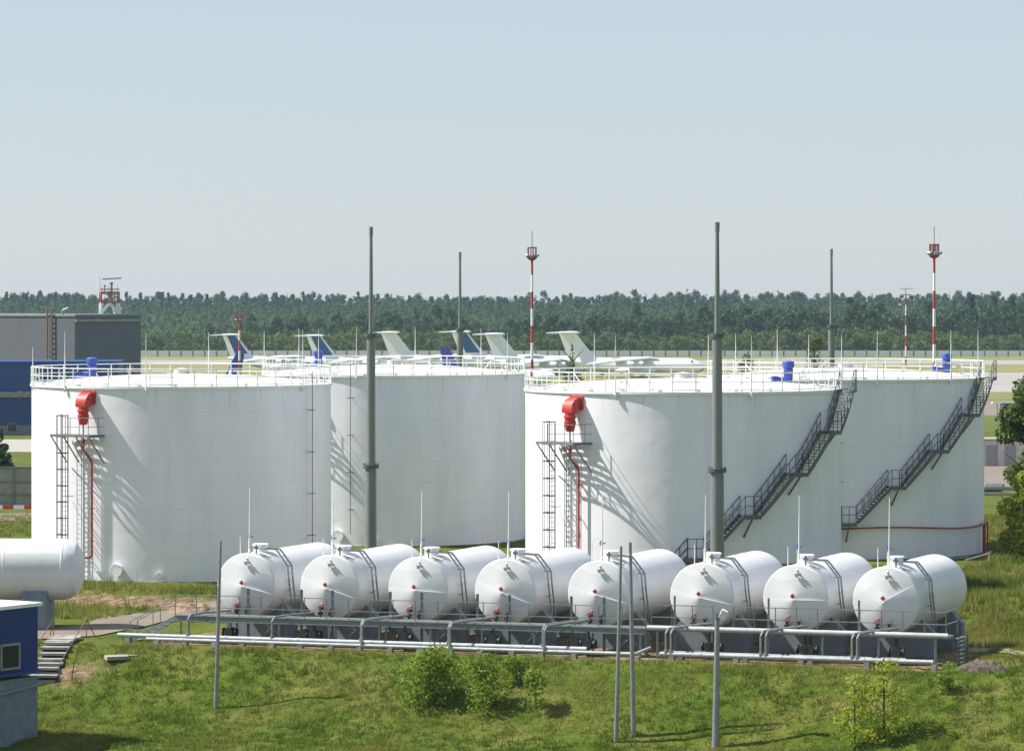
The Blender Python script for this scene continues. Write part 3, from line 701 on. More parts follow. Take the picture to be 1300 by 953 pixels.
# ground pipelines with risers
def pipeline(ua, ub, vv, z, r, m, label, risers=(), ends=None):
    t = empty('pipeline', (0,0,0), 0, label, 'pipe')
    b = MB(); b.tube(S(ua, vv, z), S(ub, vv, z), r, 12)
    for k in range(int((ub-ua)/4)): b.tube(S(ua+4*k+2, vv, z), S(ua+4*k+2.08, vv, z), r*1.18, 12)
    if ends: b.path([S(*p) for p in ends], r*.8, 10)
    b.build('pipe', m, t)
    for u in risers:
        b = MB(); b.path([S(u, vv, z), S(u, vv, zd-.15), S(u+.08, vv+.12, zd+.08), S(u+.45, vv+.6, zd+.14), S(u+1.25, VW+1.1, zd+.16)], .058, 10); b.tube(S(u, vv, z-.02), S(u, vv, z+.2), .11, 10)
        b.build('riser', M['gal'], t)
    for u in risers[:5]:
        b = MB(); q = S(u+1.9, vv+.9, 0); b.tube(q+Vector((0,0,-.1)), q+Vector((0,0,1.25)), .07, 8)
        b.tube(q+GV*-.25+Vector((0,0,.62)), q+GV*.25+Vector((0,0,.62)), .24, 14); b.tube(q+FV*-.35+Vector((0,0,.62)), q+FV*.35+Vector((0,0,.62)), .15, 12); b.tube(q+FV*-.38+Vector((0,0,.62)), q+FV*-.32+Vector((0,0,.62)), .22, 14); b.tube(q+FV*.32+Vector((0,0,.62)), q+FV*.38+Vector((0,0,.62)), .22, 14)
        b.build('gate_valve', M['black'], t)
    for k in range(int((ub-ua)/3.2)+1):
        b = MB(); p = S(ua+.6+3.2*k, vv, 0); b.box(p+Vector((0,0,(z-r)/2-.15)), (.25, .3, z-r+.3), RZ); b.build('support', M['conc'], t)
    return t
up0, up1 = u_at(190, VW-1.4), u_at(848, VW-1.4)
pipeline(u_at(150, VW-1.2), u_at(745, VW-1.2), VW-1.2, .40, .115, M['pipe'], 'thick white ground pipe behind, along the foot of the left cylinders', [hu[i]-1.75 for i in range(5)])
pipeline(up0, u_at(806, VW-1.75), VW-1.75, .30, .085, M['pipe'], 'thin white ground pipe in front, along the grass edge on the left', [hu[i]-1.45 for i in range(2, 5)],
         ends=[(u_at(806, VW-1.75), VW-1.75, .30), (u_at(824, VW-1.2), VW-1.0, .55)])
pipeline(u_at(838, VW-1.3), u_at(1185, VW-1.3), VW-1.3, .30, .105, M['pipe'], 'white ground pipe along the foot of the three right cylinders', [hu[i]-.75 for i in (5,6,7)]+[hu[i]-.5 for i in (5,6,7)])
pipeline(u_at(850, VW-.9), u_at(1150, VW-.9), VW-.9, .36, .06, M['gal'], 'thin grey ground pipe close behind the right white one')

# ------------------------------------------------------------------ tall lightning masts
def mast(px, Y, top_py, j1, j2, label, r=(.36,.27,.13)):
    X = (px-650)*Y/F_PX; g0 = gz(X, Y)
    H = CAMZ-(top_py-HOR)*Y/F_PX-g0; h1 = CAMZ-(j1-HOR)*Y/F_PX-g0; h2 = CAMZ-(j2-HOR)*Y/F_PX-g0
    t = empty('lightning_mast', (X, Y, g0), 0, label, 'mast', 'tall grey lightning masts')
    b = MB(); b.tube((0,0,0), (0,0,h2), r[0]*1.05, 24, r[0]*.97); b.build('lower_section', M['mast'], t)
    b = MB(); b.tube((0,0,h2), (0,0,h1), r[1]*1.05, 24, r[1]*.97); b.build('middle_section', M['mast'], t)
    b = MB(); b.tube((0,0,h1), (0,0,H-.5), r[2]*1.1, 16, r[2]*.75); b.tube((0,0,H-.5), (0,0,H), r[2]*.95, 16, r[2]*.95); b.build('upper_section', M['mast'], t)
    for hh, rr in ((h2, r[0]), (h1, r[1])):
        b = MB(); b.tube((0,0,hh-.10), (0,0,hh-.03), rr*1.38, 24); b.tube((0,0,hh+.0), (0,0,hh+.06), rr*1.38, 24)
        for k in range(14):
            a = k*math.pi/7; b.tube((rr*1.24*math.cos(a), rr*1.24*math.sin(a), hh-.17), (rr*1.24*math.cos(a), rr*1.24*math.sin(a), hh+.15), .028, 5)
        b.build('flange', M['dgrey'], t)
mast(471, 203, 288, 425, 591, 'tall grey lightning mast in front of the two left storage tanks', (.33,.25,.12))
mast(910.5, 193, 282, 425, 596, 'tallest and thickest grey lightning mast, before the front right storage tank', (.37,.27,.14))
mast(584, 277, 320, 418, 560, 'grey lightning mast rising behind the rear left storage tank', (.33,.25,.12))
mast(1055.5, 268, 316, 414, 560, 'grey lightning mast rising behind the two right storage tanks', (.33,.25,.12))

# ------------------------------------------------------------------ thin poles, floodlight pole
def pole(pxb, pyb, pxt, pyt, Y, r, label, name='pole', m='gal'):
    X = (pxb-650)*Y/F_PX; zb = CAMZ-(pyb-HOR)*Y/F_PX; g0 = gz(X, Y); k = 1
    Xt = (pxt-650)*Y/F_PX; zt = CAMZ-(pyt-HOR)*Y/F_PX
    f_ = (g0-.2-zt)/(zb-zt); bot = Vector((Xt+(X-Xt)*f_, Y, g0-.2))
    t = empty(name, bot, 0, label, 'pole')
    b = MB(); b.tube((0,0,0), Vector((Xt, Y, zt))-bot, r*1.25, 12, r*.75); b.build('shaft', M[m], t)
    return t, Vector((Xt, Y, zt))-bot
pole(275, 864, 280, 686, 169, .085, 'slim grey pole leaning slightly, left of the leftmost cylinder')
pole(784, 864, 788.5, 693, 160, .085, 'left one of two slim poles crossing the fifth cylinder')
t_, tp = pole(803, 864, 800, 688, 160.4, .095, 'right one of two slim poles crossing the fifth cylinder')
t_, tp = pole(909.5, 864, 910.5, 787, 158.5, .14, 'thick short pole topped by a white floodlight, before the sixth cylinder', 'floodlight_pole')
b = MB(); b.tube(tp+Vector((0,0,-.15)), tp+Vector((0,0,.35)), .10, 10); b.bar(tp+Vector((0,0,.1)), tp+Vector((.25,-.05,.2)), .05, .05); b.build('bracket', M['dgrey'], t_)
b = MB(); b.bar(tp+Vector((.16,-.1,.1)), tp+Vector((.34,-.2,.46)), .26, .18, up=(0,1,0)); b.build('lamp_head', M['white'], t_)

# ------------------------------------------------------------------ blue building lower left
BY = 164.0; bx = (48-650)*BY/F_PX
bl = empty('blue_building', (bx, BY, -3), R(57), 'dark blue clad building with white roof trim in the lower left corner', 'building')
zt = CAMZ-(768-HOR)*BY/F_PX+3
b = MB(); b.box((-6, 4, zt-1.55), (12, 8, 3.1)); b.build('upper_wall', M['navy'], bl, smooth=0)
b = MB(); b.box((-6.0, 4, (zt-3.12)/2-.15), (12.0, 7.98, zt-3.1)); b.build('lower_wall', M['concp'], bl, smooth=0)
b = MB()
for c, d in (((-6, -.05, zt+.06), (12.3, .22, .16)), ((-6, 8.05, zt+.06), (12.3, .22, .16)), ((.04, 4, zt+.06), (.22, 7.88, .16)), ((-12.04, 4, zt+.06), (.22, 7.88, .16))): b.box(c, d)
b.box((-6, 4, zt-.02), (11.8, 7.8, .06)); b.build('roof', M['white'], bl, smooth=0)
b = MB(); b.box((-6, -.12, zt-3.02), (12.1, .26, .14)); b.build('ledge', M['bluew'], bl, smooth=0)
b = MB(); b.bar((-8, -.12, zt-4.25), (.1, -.12, zt-3.62), .09, .09); b.build('conduit', M['gal'], bl)
def window(parent, x, z, wd, ht, y=-.03):
    f_ = MB()
    for c, d in (((x-wd/2, y, z), (.10, .14, ht)), ((x+wd/2, y, z), (.10, .14, ht)), ((x, y, z+ht/2), (wd+.1, .145, .10)), ((x, y, z-ht/2), (wd+.1, .145, .10))): f_.box(c, d)
    o = f_.build('window', M['gal'], parent, smooth=0); p = MB(); p.box((x, y+.0, z), (wd-.1, .06, ht-.1)); p.build('pane', M['glass'], o, smooth=0)
window(bl, -2.0, zt-2.2, 1.25, 1.1); window(bl, -5.6, zt-2.2, 1.25, 1.1)

# ------------------------------------------------------------------ concrete stair on the bank
p_top, p_bot = pix(88, 811), pix(54, 868)
sd = (p_bot-p_top); hd = Vector((sd.x, sd.y, 0)); L_ = hd.length; hd.normalize(); sdv = Vector((-hd.y, hd.x, 0)); ns = 12
es = empty('concrete_stair', p_top, 0, 'worn concrete stair descending the grass bank beside the blue building', 'stair')
b = MB(); zl = p_top.z; 
for k in range(ns):
    q = hd*(L_*(k+.5)/ns); zq = max(gz(p_top.x+q.x, p_top.y+q.y), gz(p_top.x+q.x-sdv.x*.6, p_top.y+q.y-sdv.y*.6), gz(p_top.x+q.x+sdv.x*.6, p_top.y+q.y+sdv.y*.6))-p_top.z+.06
    a = math.atan2(hd.y, hd.x); b.box(q+Vector((0,0,zq-.05+.12)), (L_/ns*1.02, 1.35+.1*math.sin(k*2.3), .12), a)
    b.box(q+Vector((0,0,zq-.25)), (L_/ns*.9, 1.2, .3), a)
b.build('steps', M['conc'], es, smooth=0)
for s_ in (-1, 1):
    b = MB(); r0 = sdv*s_*.85
    pts = [r0+hd*(-.2)+Vector((0,0,1.0)), r0+hd*(L_*.5)+Vector((0,0,(p_bot.z-p_top.z)*.5+1.0)), r0+hd*(L_*1.0)+Vector((0,0,(p_bot.z-p_top.z)+1.0))]
    b.path(pts, .025, 6)
    for p in pts: b.tube(p, p-Vector((0,0,1.1)), .025, 6)
    b.path([r0+hd*(-.2)+Vector((0,0,1.0)), r0-hd*.9+Vector((.3*s_,0,.1))], .025, 6)
    b.build('handrail', M['rust'], es)
b = MB(); p = pix(148, 838); b.box(p+Vector((0,0,.12)), (1.1,.8,.18), .3); b.box(p+Vector((.5,.3,.16)), (1.0,.5,.12), .1); o = b.build('concrete_slab', M['concl'], smooth=0); tag(o, 'broken concrete slab lying in the grass right of the stair', 'slab')

# ------------------------------------------------------------------ things left of the tanks
HB = 690.0
hg = empty('hangar', ((95-650)*HB/F_PX, HB, gz(-85, HB)), R(-42), 'grey corrugated hangar at the left with radar tower on its roof', 'building')
zr = CAMZ-(401-HOR)*HB/F_PX-gz(-85, HB)
b = MB(); b.add([(0,0,0), (-60,0,0), (-60,0,zr), (0,0,zr)], [(0,1,2,3)], 0)   # faces built as a closed block
b = MB(); b.box((-30, 8.6, zr/2), (60, 17.2, zr)); ob = b.build('wall', [M['hang'], M['hang_shade']], hg, smooth=0)
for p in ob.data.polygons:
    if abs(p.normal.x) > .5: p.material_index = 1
b = MB(); b.box((-30, 8.6, zr+.1), (60.4, 17.6, .4)); b.build('roof', M['concp'], hg, smooth=0)
b = MB(); b.box((.25, 8.6, zr-.9), (.3, 17.2, .5)); b.build('cornice', M['concl'], hg, smooth=0)
b = MB(); 
for x in (-7.7, -6.3): b.bar((x,-.5,10), (x,-.5,zr+1.6), .25, .25)
for k in range(12): b.bar((-7.7,-.5,10.3+k), (-6.3,-.5,10.3+k), .12, .12)
b.bar((-8.3,-.5,zr+1.6), (-5.2,-.5,zr+1.6), .2, .2); b.build('roof_ladder', M['rust'], hg)
for yy in (4.6, 9.2, 14.2):
    f_ = MB(); f_.box((.05, yy, 11.3), (.16, 2.4, 1.7)); o = f_.build('window', M['bluew'], hg, smooth=0); p = MB(); p.box((.12, yy, 11.3), (.1, 1.9, 1.2)); p.build('pane', M['concl'], o, smooth=0)
for k, y in enumerate((11.4, 12.8)):
    b = MB(); b.tube((-1.2, y, zr+.3), (-1.2, y, zr+.9), .25, 8); b.ball((-1.2, y, zr+1.3), .5, 12, 8); b.build('roof_light', M['white'], hg)
b = MB(); b.tube((-4.7,1,zr+.3),(-4.7,1,zr+1.0),.3,8); b.tube((-4.7,1,zr+1.0),(-3.6,1.5,zr+1.5),.35,8); b.build('roof_fan', M['gal'], hg)
tp = hg.matrix_world
# radar tower standing on the hangar roof
RYY = 700.0; rx = (139-650)*RYY/F_PX; rz0 = zr+gz(-85, HB)+.3
rt = empty('radar_tower', (rx, RYY, rz0), R(12), 'red and white lattice radar tower standing on the hangar roof', 'tower')
hw = 1.75; z1_, z2_ = 2.2, 4.4
b = MB(); c4 = [(-hw,-hw),(hw,-hw),(hw,hw),(-hw,hw)]
for x, y in c4: b.bar((x,y,0),(x,y,z1_),.34,.34)
for (x0,y0),(x1,y1) in zip(c4, c4[1:]+c4[:1]): b.bar((x0,y0,0),((x0+x1)/2,(y0+y1)/2,z1_),.28,.28); b.bar((x1,y1,0),((x0+x1)/2,(y0+y1)/2,z1_),.28,.28)
b.build('lower_frame', M['white'], rt)
b = MB()
for x, y in c4: b.bar((x,y,z1_),(x,y,z2_),.22,.22)
for z in (z1_+.1, z2_-.1, z2_-.35, z2_+.5):
    for (x0,y0),(x1,y1) in zip(c4, c4[1:]+c4[:1]): b.bar((x0,y0,z),(x1,y1,z),.16,.2)
for (x0,y0),(x1,y1) in zip(c4, c4[1:]+c4[:1]): b.bar((x0,y0,z2_),(x1,y1,z1_),.12,.12)
b.box((0,0,z2_),(2*hw,2*hw,.12)); b.build('upper_frame', M['dred'], rt)
b = MB(); b.tube((.4,0,z2_),(.4,0,z2_+1.5),.22,8); b.lathe((.4,0,z2_+1.3),[(.1,0),(.4,.4),(.2,.6)],10); b.bar((-1.4,0,z2_+2.5),(2.3,0,z2_+2.7),.5,.25); b.tube((-.9,.4,z2_),(-.9,.4,z2_+1.2),.12,6); b.ball((-.9,.4,z2_+1.2),.25,8,5)
for x in (-1.6,-.3,1.5): b.tube((x,-1,z2_),(x,-1,z2_+1.3),.05,5)
b.build('radar_antenna', M['gal'], rt)
b = MB(); b.tube((-1.85,0,0),(-1.85,0,7.4),.04,5); b.build('whip_antenna', M['gal'], rt)
# low blue annex
BX = 640.0
an = empty('blue_annex', ((150-650)*BX/F_PX, BX, gz(-70, BX)), R(3), 'long low blue building with grey band in front of the hangar', 'building')
za = CAMZ-(460-HOR)*BX/F_PX-gz(-70, BX)
b = MB(); b.box((-30, 9, za/2+.9), (60, 18, za-1.8)); b.build('wall', M['bluew'], an, smooth=0)
b = MB(); b.box((-30, 9, .9), (59.9, 17.9, 1.8)); b.build('base_wall', M['concp'], an, smooth=0)
b = MB(); b.box((-30, 9, za+.05), (60.4, 18.4, .3)); b.build('roof', M['bluew'], an, smooth=0)
b = MB(); b.box((-30, -.4, za*.56), (60, .8, .9), 0); 
for k in range(40): b.box((-1-1.5*k, -.9, za*.56+.3), (.9, .3, .3+.2*(k % 3)))
b.build('service_duct', M['conc'], an, smooth=0)
for x in (-29.2, -24, -19): window(an, x, 1.4, 1.6, 1.5)
# small white box by tank 1, grey wall building, barrier
p = pix(36, 533); b = MB(); b.box(p+Vector((0,0,1.0)), (2.6,1.6,2.0)); b.box(p+Vector((0,0,2.05)), (2.8,1.8,.12)); tag(b.build('utility_box', M['white'], smooth=0), 'small white utility box beyond the left edge of front left storage tank', 'utility box')
p = pix(18, 641); b = MB()
gb = empty('retaining_wall', p, 0, 'grey concrete panel wall behind the red and white barrier at left', 'wall')
for k in range(-4, 4): b.box((k*6+3, 0, 1.75), (5.94, .3, 3.5))
b.build('panel', M['concl'], gb, smooth=0); b = MB(); 
for z in (3.55, 2.2, 1.0): b.box((0, -.2, z), (48, .12, .14))
for k in range(-8, 9): b.box((k*3, -.22, 1.7), (.14, .14, 3.6))
b.build('rail', M['grey'], gb, smooth=0)
def barrier(pxs, py, label, n=14, seg=.9):
    p = pix(pxs, py); t = empty('barrier', p, 0, label, 'barrier')
    for k in range(n):
        b = MB(); b.box((k*seg+seg/2, 0, .75), (seg, .12, .32)); b.build('stripe', M['red'] if k % 2 else M['white'], t, smooth=0)
    b = MB()
    for k in range(0, n+1, 4): b.box((k*seg, .1, .38), (.12, .08, .8))
    b.build('post', M['gal'], t, smooth=0)
barrier(-10, 655, 'red and white striped road barrier left of the storage tanks')
p = pix(6, 606); b = MB(); b.box(p+Vector((0,0,.9)), (1.5,1.0,1.8)); b.lathe(p+Vector((0,0,1.8)), [(.75,0),(.7,.25),(.4,.42),(.02,.5)], 12); tag(b.build('white_hatch', M['concl']), 'rounded pale concrete hood at the foot of dark conifer', 'vent hood')

# ------------------------------------------------------------------ things right of the tanks
p = pix(1262, 592)
rw = empty('garage_wall', p, 0, 'beige garage wall with grey doors seen right of the storage tanks', 'building')
b = MB(); b.box((2.5, 3, 1.75), (9, 6, 3.5)); b.build('wall', M['garage'], rw, smooth=0)
b = MB(); b.box((2.5, 3, 3.6), (9.3, 6.3, .2)); b.build('roof', M['conc'], rw, smooth=0)
for x in (-.3, 2.2, 5.2): b = MB(); b.box((x, -.05, 1.4), (1.5, .1, 2.8)); b.build('door', M['gal'], rw, smooth=0)
p = pix(1290, 536)
cb = empty('blue_cabin', p, 0, 'bright blue site cabin half hidden by the tree at right edge', 'cabin')
b = MB(); b.box((0, 0, 1.9), (6.2, 3, 3.8)); b.build('wall', M['bluew'], cb, smooth=0)
b = MB(); b.box((0, 0, 3.9), (6.5, 3.3, .2)); b.build('roof', M['concp'], cb, smooth=0)
b = MB(); b.box((-1.6, -1.53, 1.3), (1.0, .06, 2.4)); b.build('door', M['jteal'], cb, smooth=0)
p = pix(1266, 592); lp = empty('lamp_post', p, 0, 'thin grey lamp post before the beige garage wall', 'lamp post')
b = MB(); b.tube((0,0,0), (0,0,8.6), .10, 8, .06); b.build('shaft', M['gal'], lp); b = MB(); b.box((-.3,0,8.6), (.8,.25,.14)); b.ball((-.6,0,8.5), .2, 8, 5); b.build('lamp_head', M['white'], lp)
p = pix(1256, 632); fw = empty('low_wall', p, 0, 'grey double beam guard fence behind the rear right storage tank', 'fence')
b = MB()
for z in (.35, 1.0): b.box((4, 0, z), (10, .2, .28))
b.build('rail', M['concl'], fw, smooth=0); b = MB()
for k in range(6): b.box((-.6+k*1.9, .18, .6), (.14, .14, 1.4))
b.build('post', M['gal'], fw, smooth=0)
p = pix(1262, 626); b = MB()
for k in range(6): b.tube(p+Vector((k*.32-1,0,.35)), p+Vector((k*.32-.6,.9,.75)), .28, 10)
tag(b.build('pipe_stack', M['dgrey']), 'dark stack of old pipes lying beside the guard fence', 'pipe stack')

# thin drain pipe on the right slope
pa, pb = pix(1226, 727), pix(1256, 720); b = MB(); b.tube(pa+Vector((0,0,.8)), pb+Vector((0,0,.9)), .06, 8); b.tube(pb+Vector((0,0,.9)), pb, .06, 8)
tag(b.build('drain_pipe', M['concl']), 'thin pale pipe sticking out of the grass slope behind the rightmost cylinder', 'pipe')

# ------------------------------------------------------------------ airfield fence, light poles, masts
FY = 1500.0
ff = empty('perimeter_fence', (0, FY, gz(0, FY)), 0, 'long white concrete panel fence in front of the forest', 'fence')
step_ = 5.0
b = MB(); b.box((2.5, 0, 1.35), (4.3, .15, 2.5)); pan = b.build('panel', M['fence'], ff, smooth=0)
b = MB(); b.box((0, -.02, 1.5), (.5, .35, 3.0)); pos_ = b.build('post', M['conc'], ff, smooth=0)
for k in range(-48, 48):
    for src in (pan, pos_):
        c = src.copy(); COL.objects.link(c); c.parent = ff; c.location = (k*step_, 0, 0)
bpy.data.objects.remove(pan); bpy.data.objects.remove(pos_)
def rw_mast(px, Y, top, bot, w0, label, basket=True, n=13, rusty=False):
    X = (px-650)*Y/F_PX; g0 = gz(X, Y); H = CAMZ-(top-HOR)*Y/F_PX-g0
    t = empty('lighting_mast', (X, Y, g0), 0, label, 'mast')
    s_ = H/n
    for k in range(n):
        b = MB(); r0 = w0*(1-.45*k/n); b.tube((0,0,k*s_), (0,0,(k+1)*s_), r0, 12, w0*(1-.45*(k+1)/n)); b.build('shaft_band', M['red'] if k % 2 == 0 else M['white'], t)
    b = MB(); B = w0*2.15 if basket else w0*2.5
    if basket:
        n8 = 10; P = [Vector((B*math.cos(a*2*math.pi/n8), B*math.sin(a*2*math.pi/n8), 0)) for a in range(n8)]
        for z in (H-.1, H+1.2):
            for a in range(n8): b.bar(P[a]+Vector((0,0,z)), P[(a+1) % n8]+Vector((0,0,z)), .12, .14)
        for a in range(n8): b.bar(P[a]+Vector((0,0,H-.1)), P[a]+Vector((0,0,H+1.2)), .09, .09); b.bar((0,0,H-.4), P[a]+Vector((0,0,H-.1)), .12, .12)
        b.build('basket', M['dred'], t)
        b = MB()
        for a in range(0, n8, 2): b.bar(P[a]*1.15+Vector((0,0,H+.3)), P[a]*1.4+Vector((0,0,H+.1)), .55, .45)
        b.tube((0,0,H), (0,0,H+3.2), .05, 5); b.build('floodlight', M['gal'], t)
    else:
        b.bar((-1.2,0,H), (1.2,0,H), .2, .2); b.box((-1.0,-.2,H-.5), (.9,.5,.6)); b.box((1.3,-.2,H-.5), (.9,.5,.6)); b.bar((-1.4,0,H+1.4),(1.6,0,H+1.4),.12,.12); b.tube((0,0,H),(0,0,H+1.4),.08,5)
        b.build('floodlight', M['dgrey'], t)
rw_mast(675.5, 430, 327, 490, .24, 'tall red and white striped mast between the left and right storage tanks')
rw_mast(1186, 400, 324, 475, .24, 'tall red and white striped mast near the right edge of the photo')
rw_mast(1150, 820, 374, 455, .24, 'thin short red and white lamp mast left of the tall right one', basket=False, n=11)
rw_mast(304, 800, 407, 470, .32, 'short red and white mast with rusty head before the leftmost aircraft tail', n=9)

# ------------------------------------------------------------------ aircraft
def jet(top_mat):
    t = empty('cargo_jet', (0,0,0))
    b = MB(); n = 24; rings = [(21.6,.05,3.0),(21.2,.8,3.0),(20.2,1.5,3.15),(18.6,2.1,3.4),(16.5,2.4,3.6),(-6,2.4,3.6),(-11,2.25,3.75),(-16,1.75,4.2),(-20,1.1,4.8),(-23,.5,5.3),(-24.2,.05,5.5)]
    vs = []; 
    for x, r_, z in rings:
        for i in range(n): a = 2*math.pi*i/n; vs.append((x, r_*math.cos(a), z+r_*math.sin(a)))
    fs = [(j*n+i, j*n+(i+1) % n, (j+1)*n+(i+1) % n, (j+1)*n+i) for j in range(len(rings)-1) for i in range(n)]
    b.add(vs, fs)
    for s_ in (-1, 1): b.lathe((0, s_*2.2, 2.0), [(.02,-7),(.8,-5.5),(1.1,-3),(1.1,3),(.7,5.5),(.02,6.8)], 12, axis='x')
    b.prism([(7,-2,5.8),(3,-2,6.45),(-6,-2,6.3),(-9,-2,5.7)], (0,4,0))
    b.build('fuselage', M['jet'], t)
    b = MB(); b.lathe((20.35, 0, 2.75), [(1.36,-1.1),(1.22,-.3),(.86,.6),(.3,1.25),(.02,1.35)], 18, axis='x'); b.build('radome', M['jetg'], t)
    b = MB()
    for s_ in (-1, 1): b.prism([(19.3, s_*.5, 4.62), (18.0, s_*.9, 5.35), (17.4, s_*1.75, 5.05), (18.6, s_*1.6, 4.35)], (.12, s_*.14, .1))
    b.build('cockpit_window', M['glass'], t)
    for s_ in (-1, 1):
        b = MB(); top = [(4.5, s_*1.8, 6.25), (-4.2, s_*1.8, 6.1), (-9.8, s_*15, 5.3), (-12.4, s_*25, 4.6), (-9.6, s_*25, 4.7), (-3.2, s_*13, 5.55)]
        b.prism(top, (0,0,-.55)); b.build('wing', M['jet'], t, smooth=0)
        for y in (6.4, 10.8):
            e = MB(); xx = 3.8-y*.52; e.lathe((xx, s_*y, 4.05), [(.6,-3.6),(.95,-2.4),(1.12,.5),(1.05,2.2),(.9,2.5),(.8,2.4)], 14, axis='x'); e.prism([(xx-2.5,s_*y-.12,5.0),(xx+1.5,s_*y-.12,5.0),(xx-.5,s_*y-.12,5.6),(xx-3.5,s_*y-.12,5.6)], (0,.24,0)); eo = e.build('engine', M['jet'], t); MB().lathe((xx, s_*y, 4.05), [(.02, 2.1),(.86, 2.1),(.86, 2.25),(.02, 2.3)], 14, axis='x').build('intake', M['black'], eo)
    b = MB(); b.prism([(-10.0,-.28,5.7),(-14.5,-.28,6.6),(-20.6,-.22,14.0),(-26.0,-.22,14.0),(-23.0,-.28,6.2),(-22.6,-.28,5.2)], (0,.56,0)); fin = b.build('fin', M['jet'], t, smooth=0)
    for s_ in (-1, 1):
        b = MB(); b.prism([(-19.4,0,14.05),(-25.4,0,14.05),(-28.6,s_*8.7,13.9),(-26.2,s_*8.7,13.9)], (0,0,.38)); b.build('tailplane', M['jet'], t, smooth=0)
    b = MB(); b.lathe((-22.6,0,14.2), [(.02,-4.2),(.3,-3.2),(.42,0),(.38,2.6),(.02,3.6)], 12, axis='x'); b.build('tail_fairing', M['jet'], t)
    pm = MB()
    for s_ in (-1, 1): pm.prism([(-15.9, s_*.29, 7.0),(-20.9, s_*.235, 13.9),(-24.2, s_*.235, 13.9),(-21.0, s_*.29, 6.9)], (0, s_*.03, 0))
    pn = pm.build('fin_panel', top_mat or M['jet'], fin, smooth=0)
    b = MB()
    for x, y in ((14,0),(1.5,2.2),(1.5,-2.2),(-2.2,2.2),(-2.2,-2.2)):
        b.tube((x, y, .6), (x, y, 2.2), .2, 8)
        for dy in (-.45, .45): b.tube((x, y+dy-.2, .6), (x, y+dy+.2, .6), .6, 14)
    b.build('landing_gear', M['dgrey'], t)
    return t
jp = jet(M['jblue'])
JW = R(-12)
#  (column of fin top middle, depth, tail top row, panel colour, label)
JS = [(293, 1360, 424, 'jblue', 'T-tailed jet with dark blue fin stripe, leftmost of the parked aircraft'),
      (400, 1318, 425, 'jteal', 'T-tailed jet with blue fin stripe, second aircraft from the left'),
      (495, 1276, 421, 'jet', 'all white T-tailed jet just right of the left front lightning mast'),
      (585, 1232, 420, 'jteal', 'T-tailed jet with blue fin half hidden by the mast behind rear left tank'),
      (628, 1190, 423, 'jet', 'all white T-tailed jet left of the red and white mast'),
      (722, 1150, 421, 'jet', 'all white T-tailed cargo jet shown whole with grey nose, rightmost')]
for i, (px, Y, ty, mk, lab) in enumerate(JS):
    o = jp if i == 0 else copy_tree(jp)
    zt_ = CAMZ-(ty-HOR)*Y/F_PX; X = (px-650)*Y/F_PX
    o.location = (X+22.8*math.cos(JW), Y+22.8*math.sin(JW), zt_-14.45); o.rotation_euler = (0,0,JW)
    tag(o, lab, 'airplane', 'white T-tailed jets parked beyond the tanks')
    for c in o.children_recursive:
        if c.name.startswith('fin_panel'): c.material_slots[0].link = 'OBJECT'; c.material_slots[0].material = M[mk]
def airliner(px, Y, ty, ang, sc_, label, m):
    t = empty('airliner', (0,0,0), ang, label, 'airplane')
    b = MB(); b.lathe((0,0,3.2), [(.02,17),(.9,16.2),(1.6,14.5),(1.9,12),(1.9,-8),(1.4,-13),(.6,-17),(.02,-18)], 20, axis='x'); b.build('fuselage', m, t)
    b = MB(); b.prism([(-9.5,-.2,4.8),(-12.5,-.2,5.4),(-15.6,-.2,11.5),(-18.2,-.2,11.5),(-17.0,-.2,4.3)], (0,.4,0)); b.build('fin', M['jpurp'] if m != M['jblue'] else M['jblue'], t, smooth=0)
    for s_ in (-1, 1):
        b = MB(); b.prism([(4,s_*1.5,2.2),(-3,s_*1.5,2.2),(-6.5,s_*14,3.1),(-5,s_*14,3.1)], (0,0,.35)); b.build('wing', M['jetg'], t, smooth=0)
        b = MB(); b.prism([(-13.2,s_*.3,4.2),(-17,s_*.3,4.2),(-18,s_*5.4,4.5),(-16.6,s_*5.4,4.5)], (0,0,.2)); b.build('tailplane', M['jet'], t, smooth=0)
        b = MB(); b.lathe((2.5,s_*4.8,1.7), [(.5,-1.8),(.8,0),(.85,1.4),(.7,1.6)], 14, axis='x'); b.build('engine', M['jet'], t)
    b = MB()
    for x, y in ((12,0),(-1,2.4),(-1,-2.4)): b.tube((x,y,.5),(x,y,2.2),.15,6); b.tube((x,y-.4,.5),(x,y+.4,.5),.5,12)
    b.build('landing_gear', M['dgrey'], t)
    t.scale = (sc_,)*3
    zt_ = CAMZ-(ty-HOR)*Y/F_PX; X = (px-650)*Y/F_PX; d = Vector((math.cos(ang), math.sin(ang), 0))
    t.location = Vector((X, Y, zt_-11.5*sc_))+d*17*sc_
airliner(564, 1010, 440.5, R(-20), 1.0, 'smaller aircraft with indigo fin just left of the mast behind rear left tank', M['jet'])
airliner(305, 980, 449, R(200), .95, 'smaller aircraft with bright blue fin in front of the leftmost jet', M['jblue'])

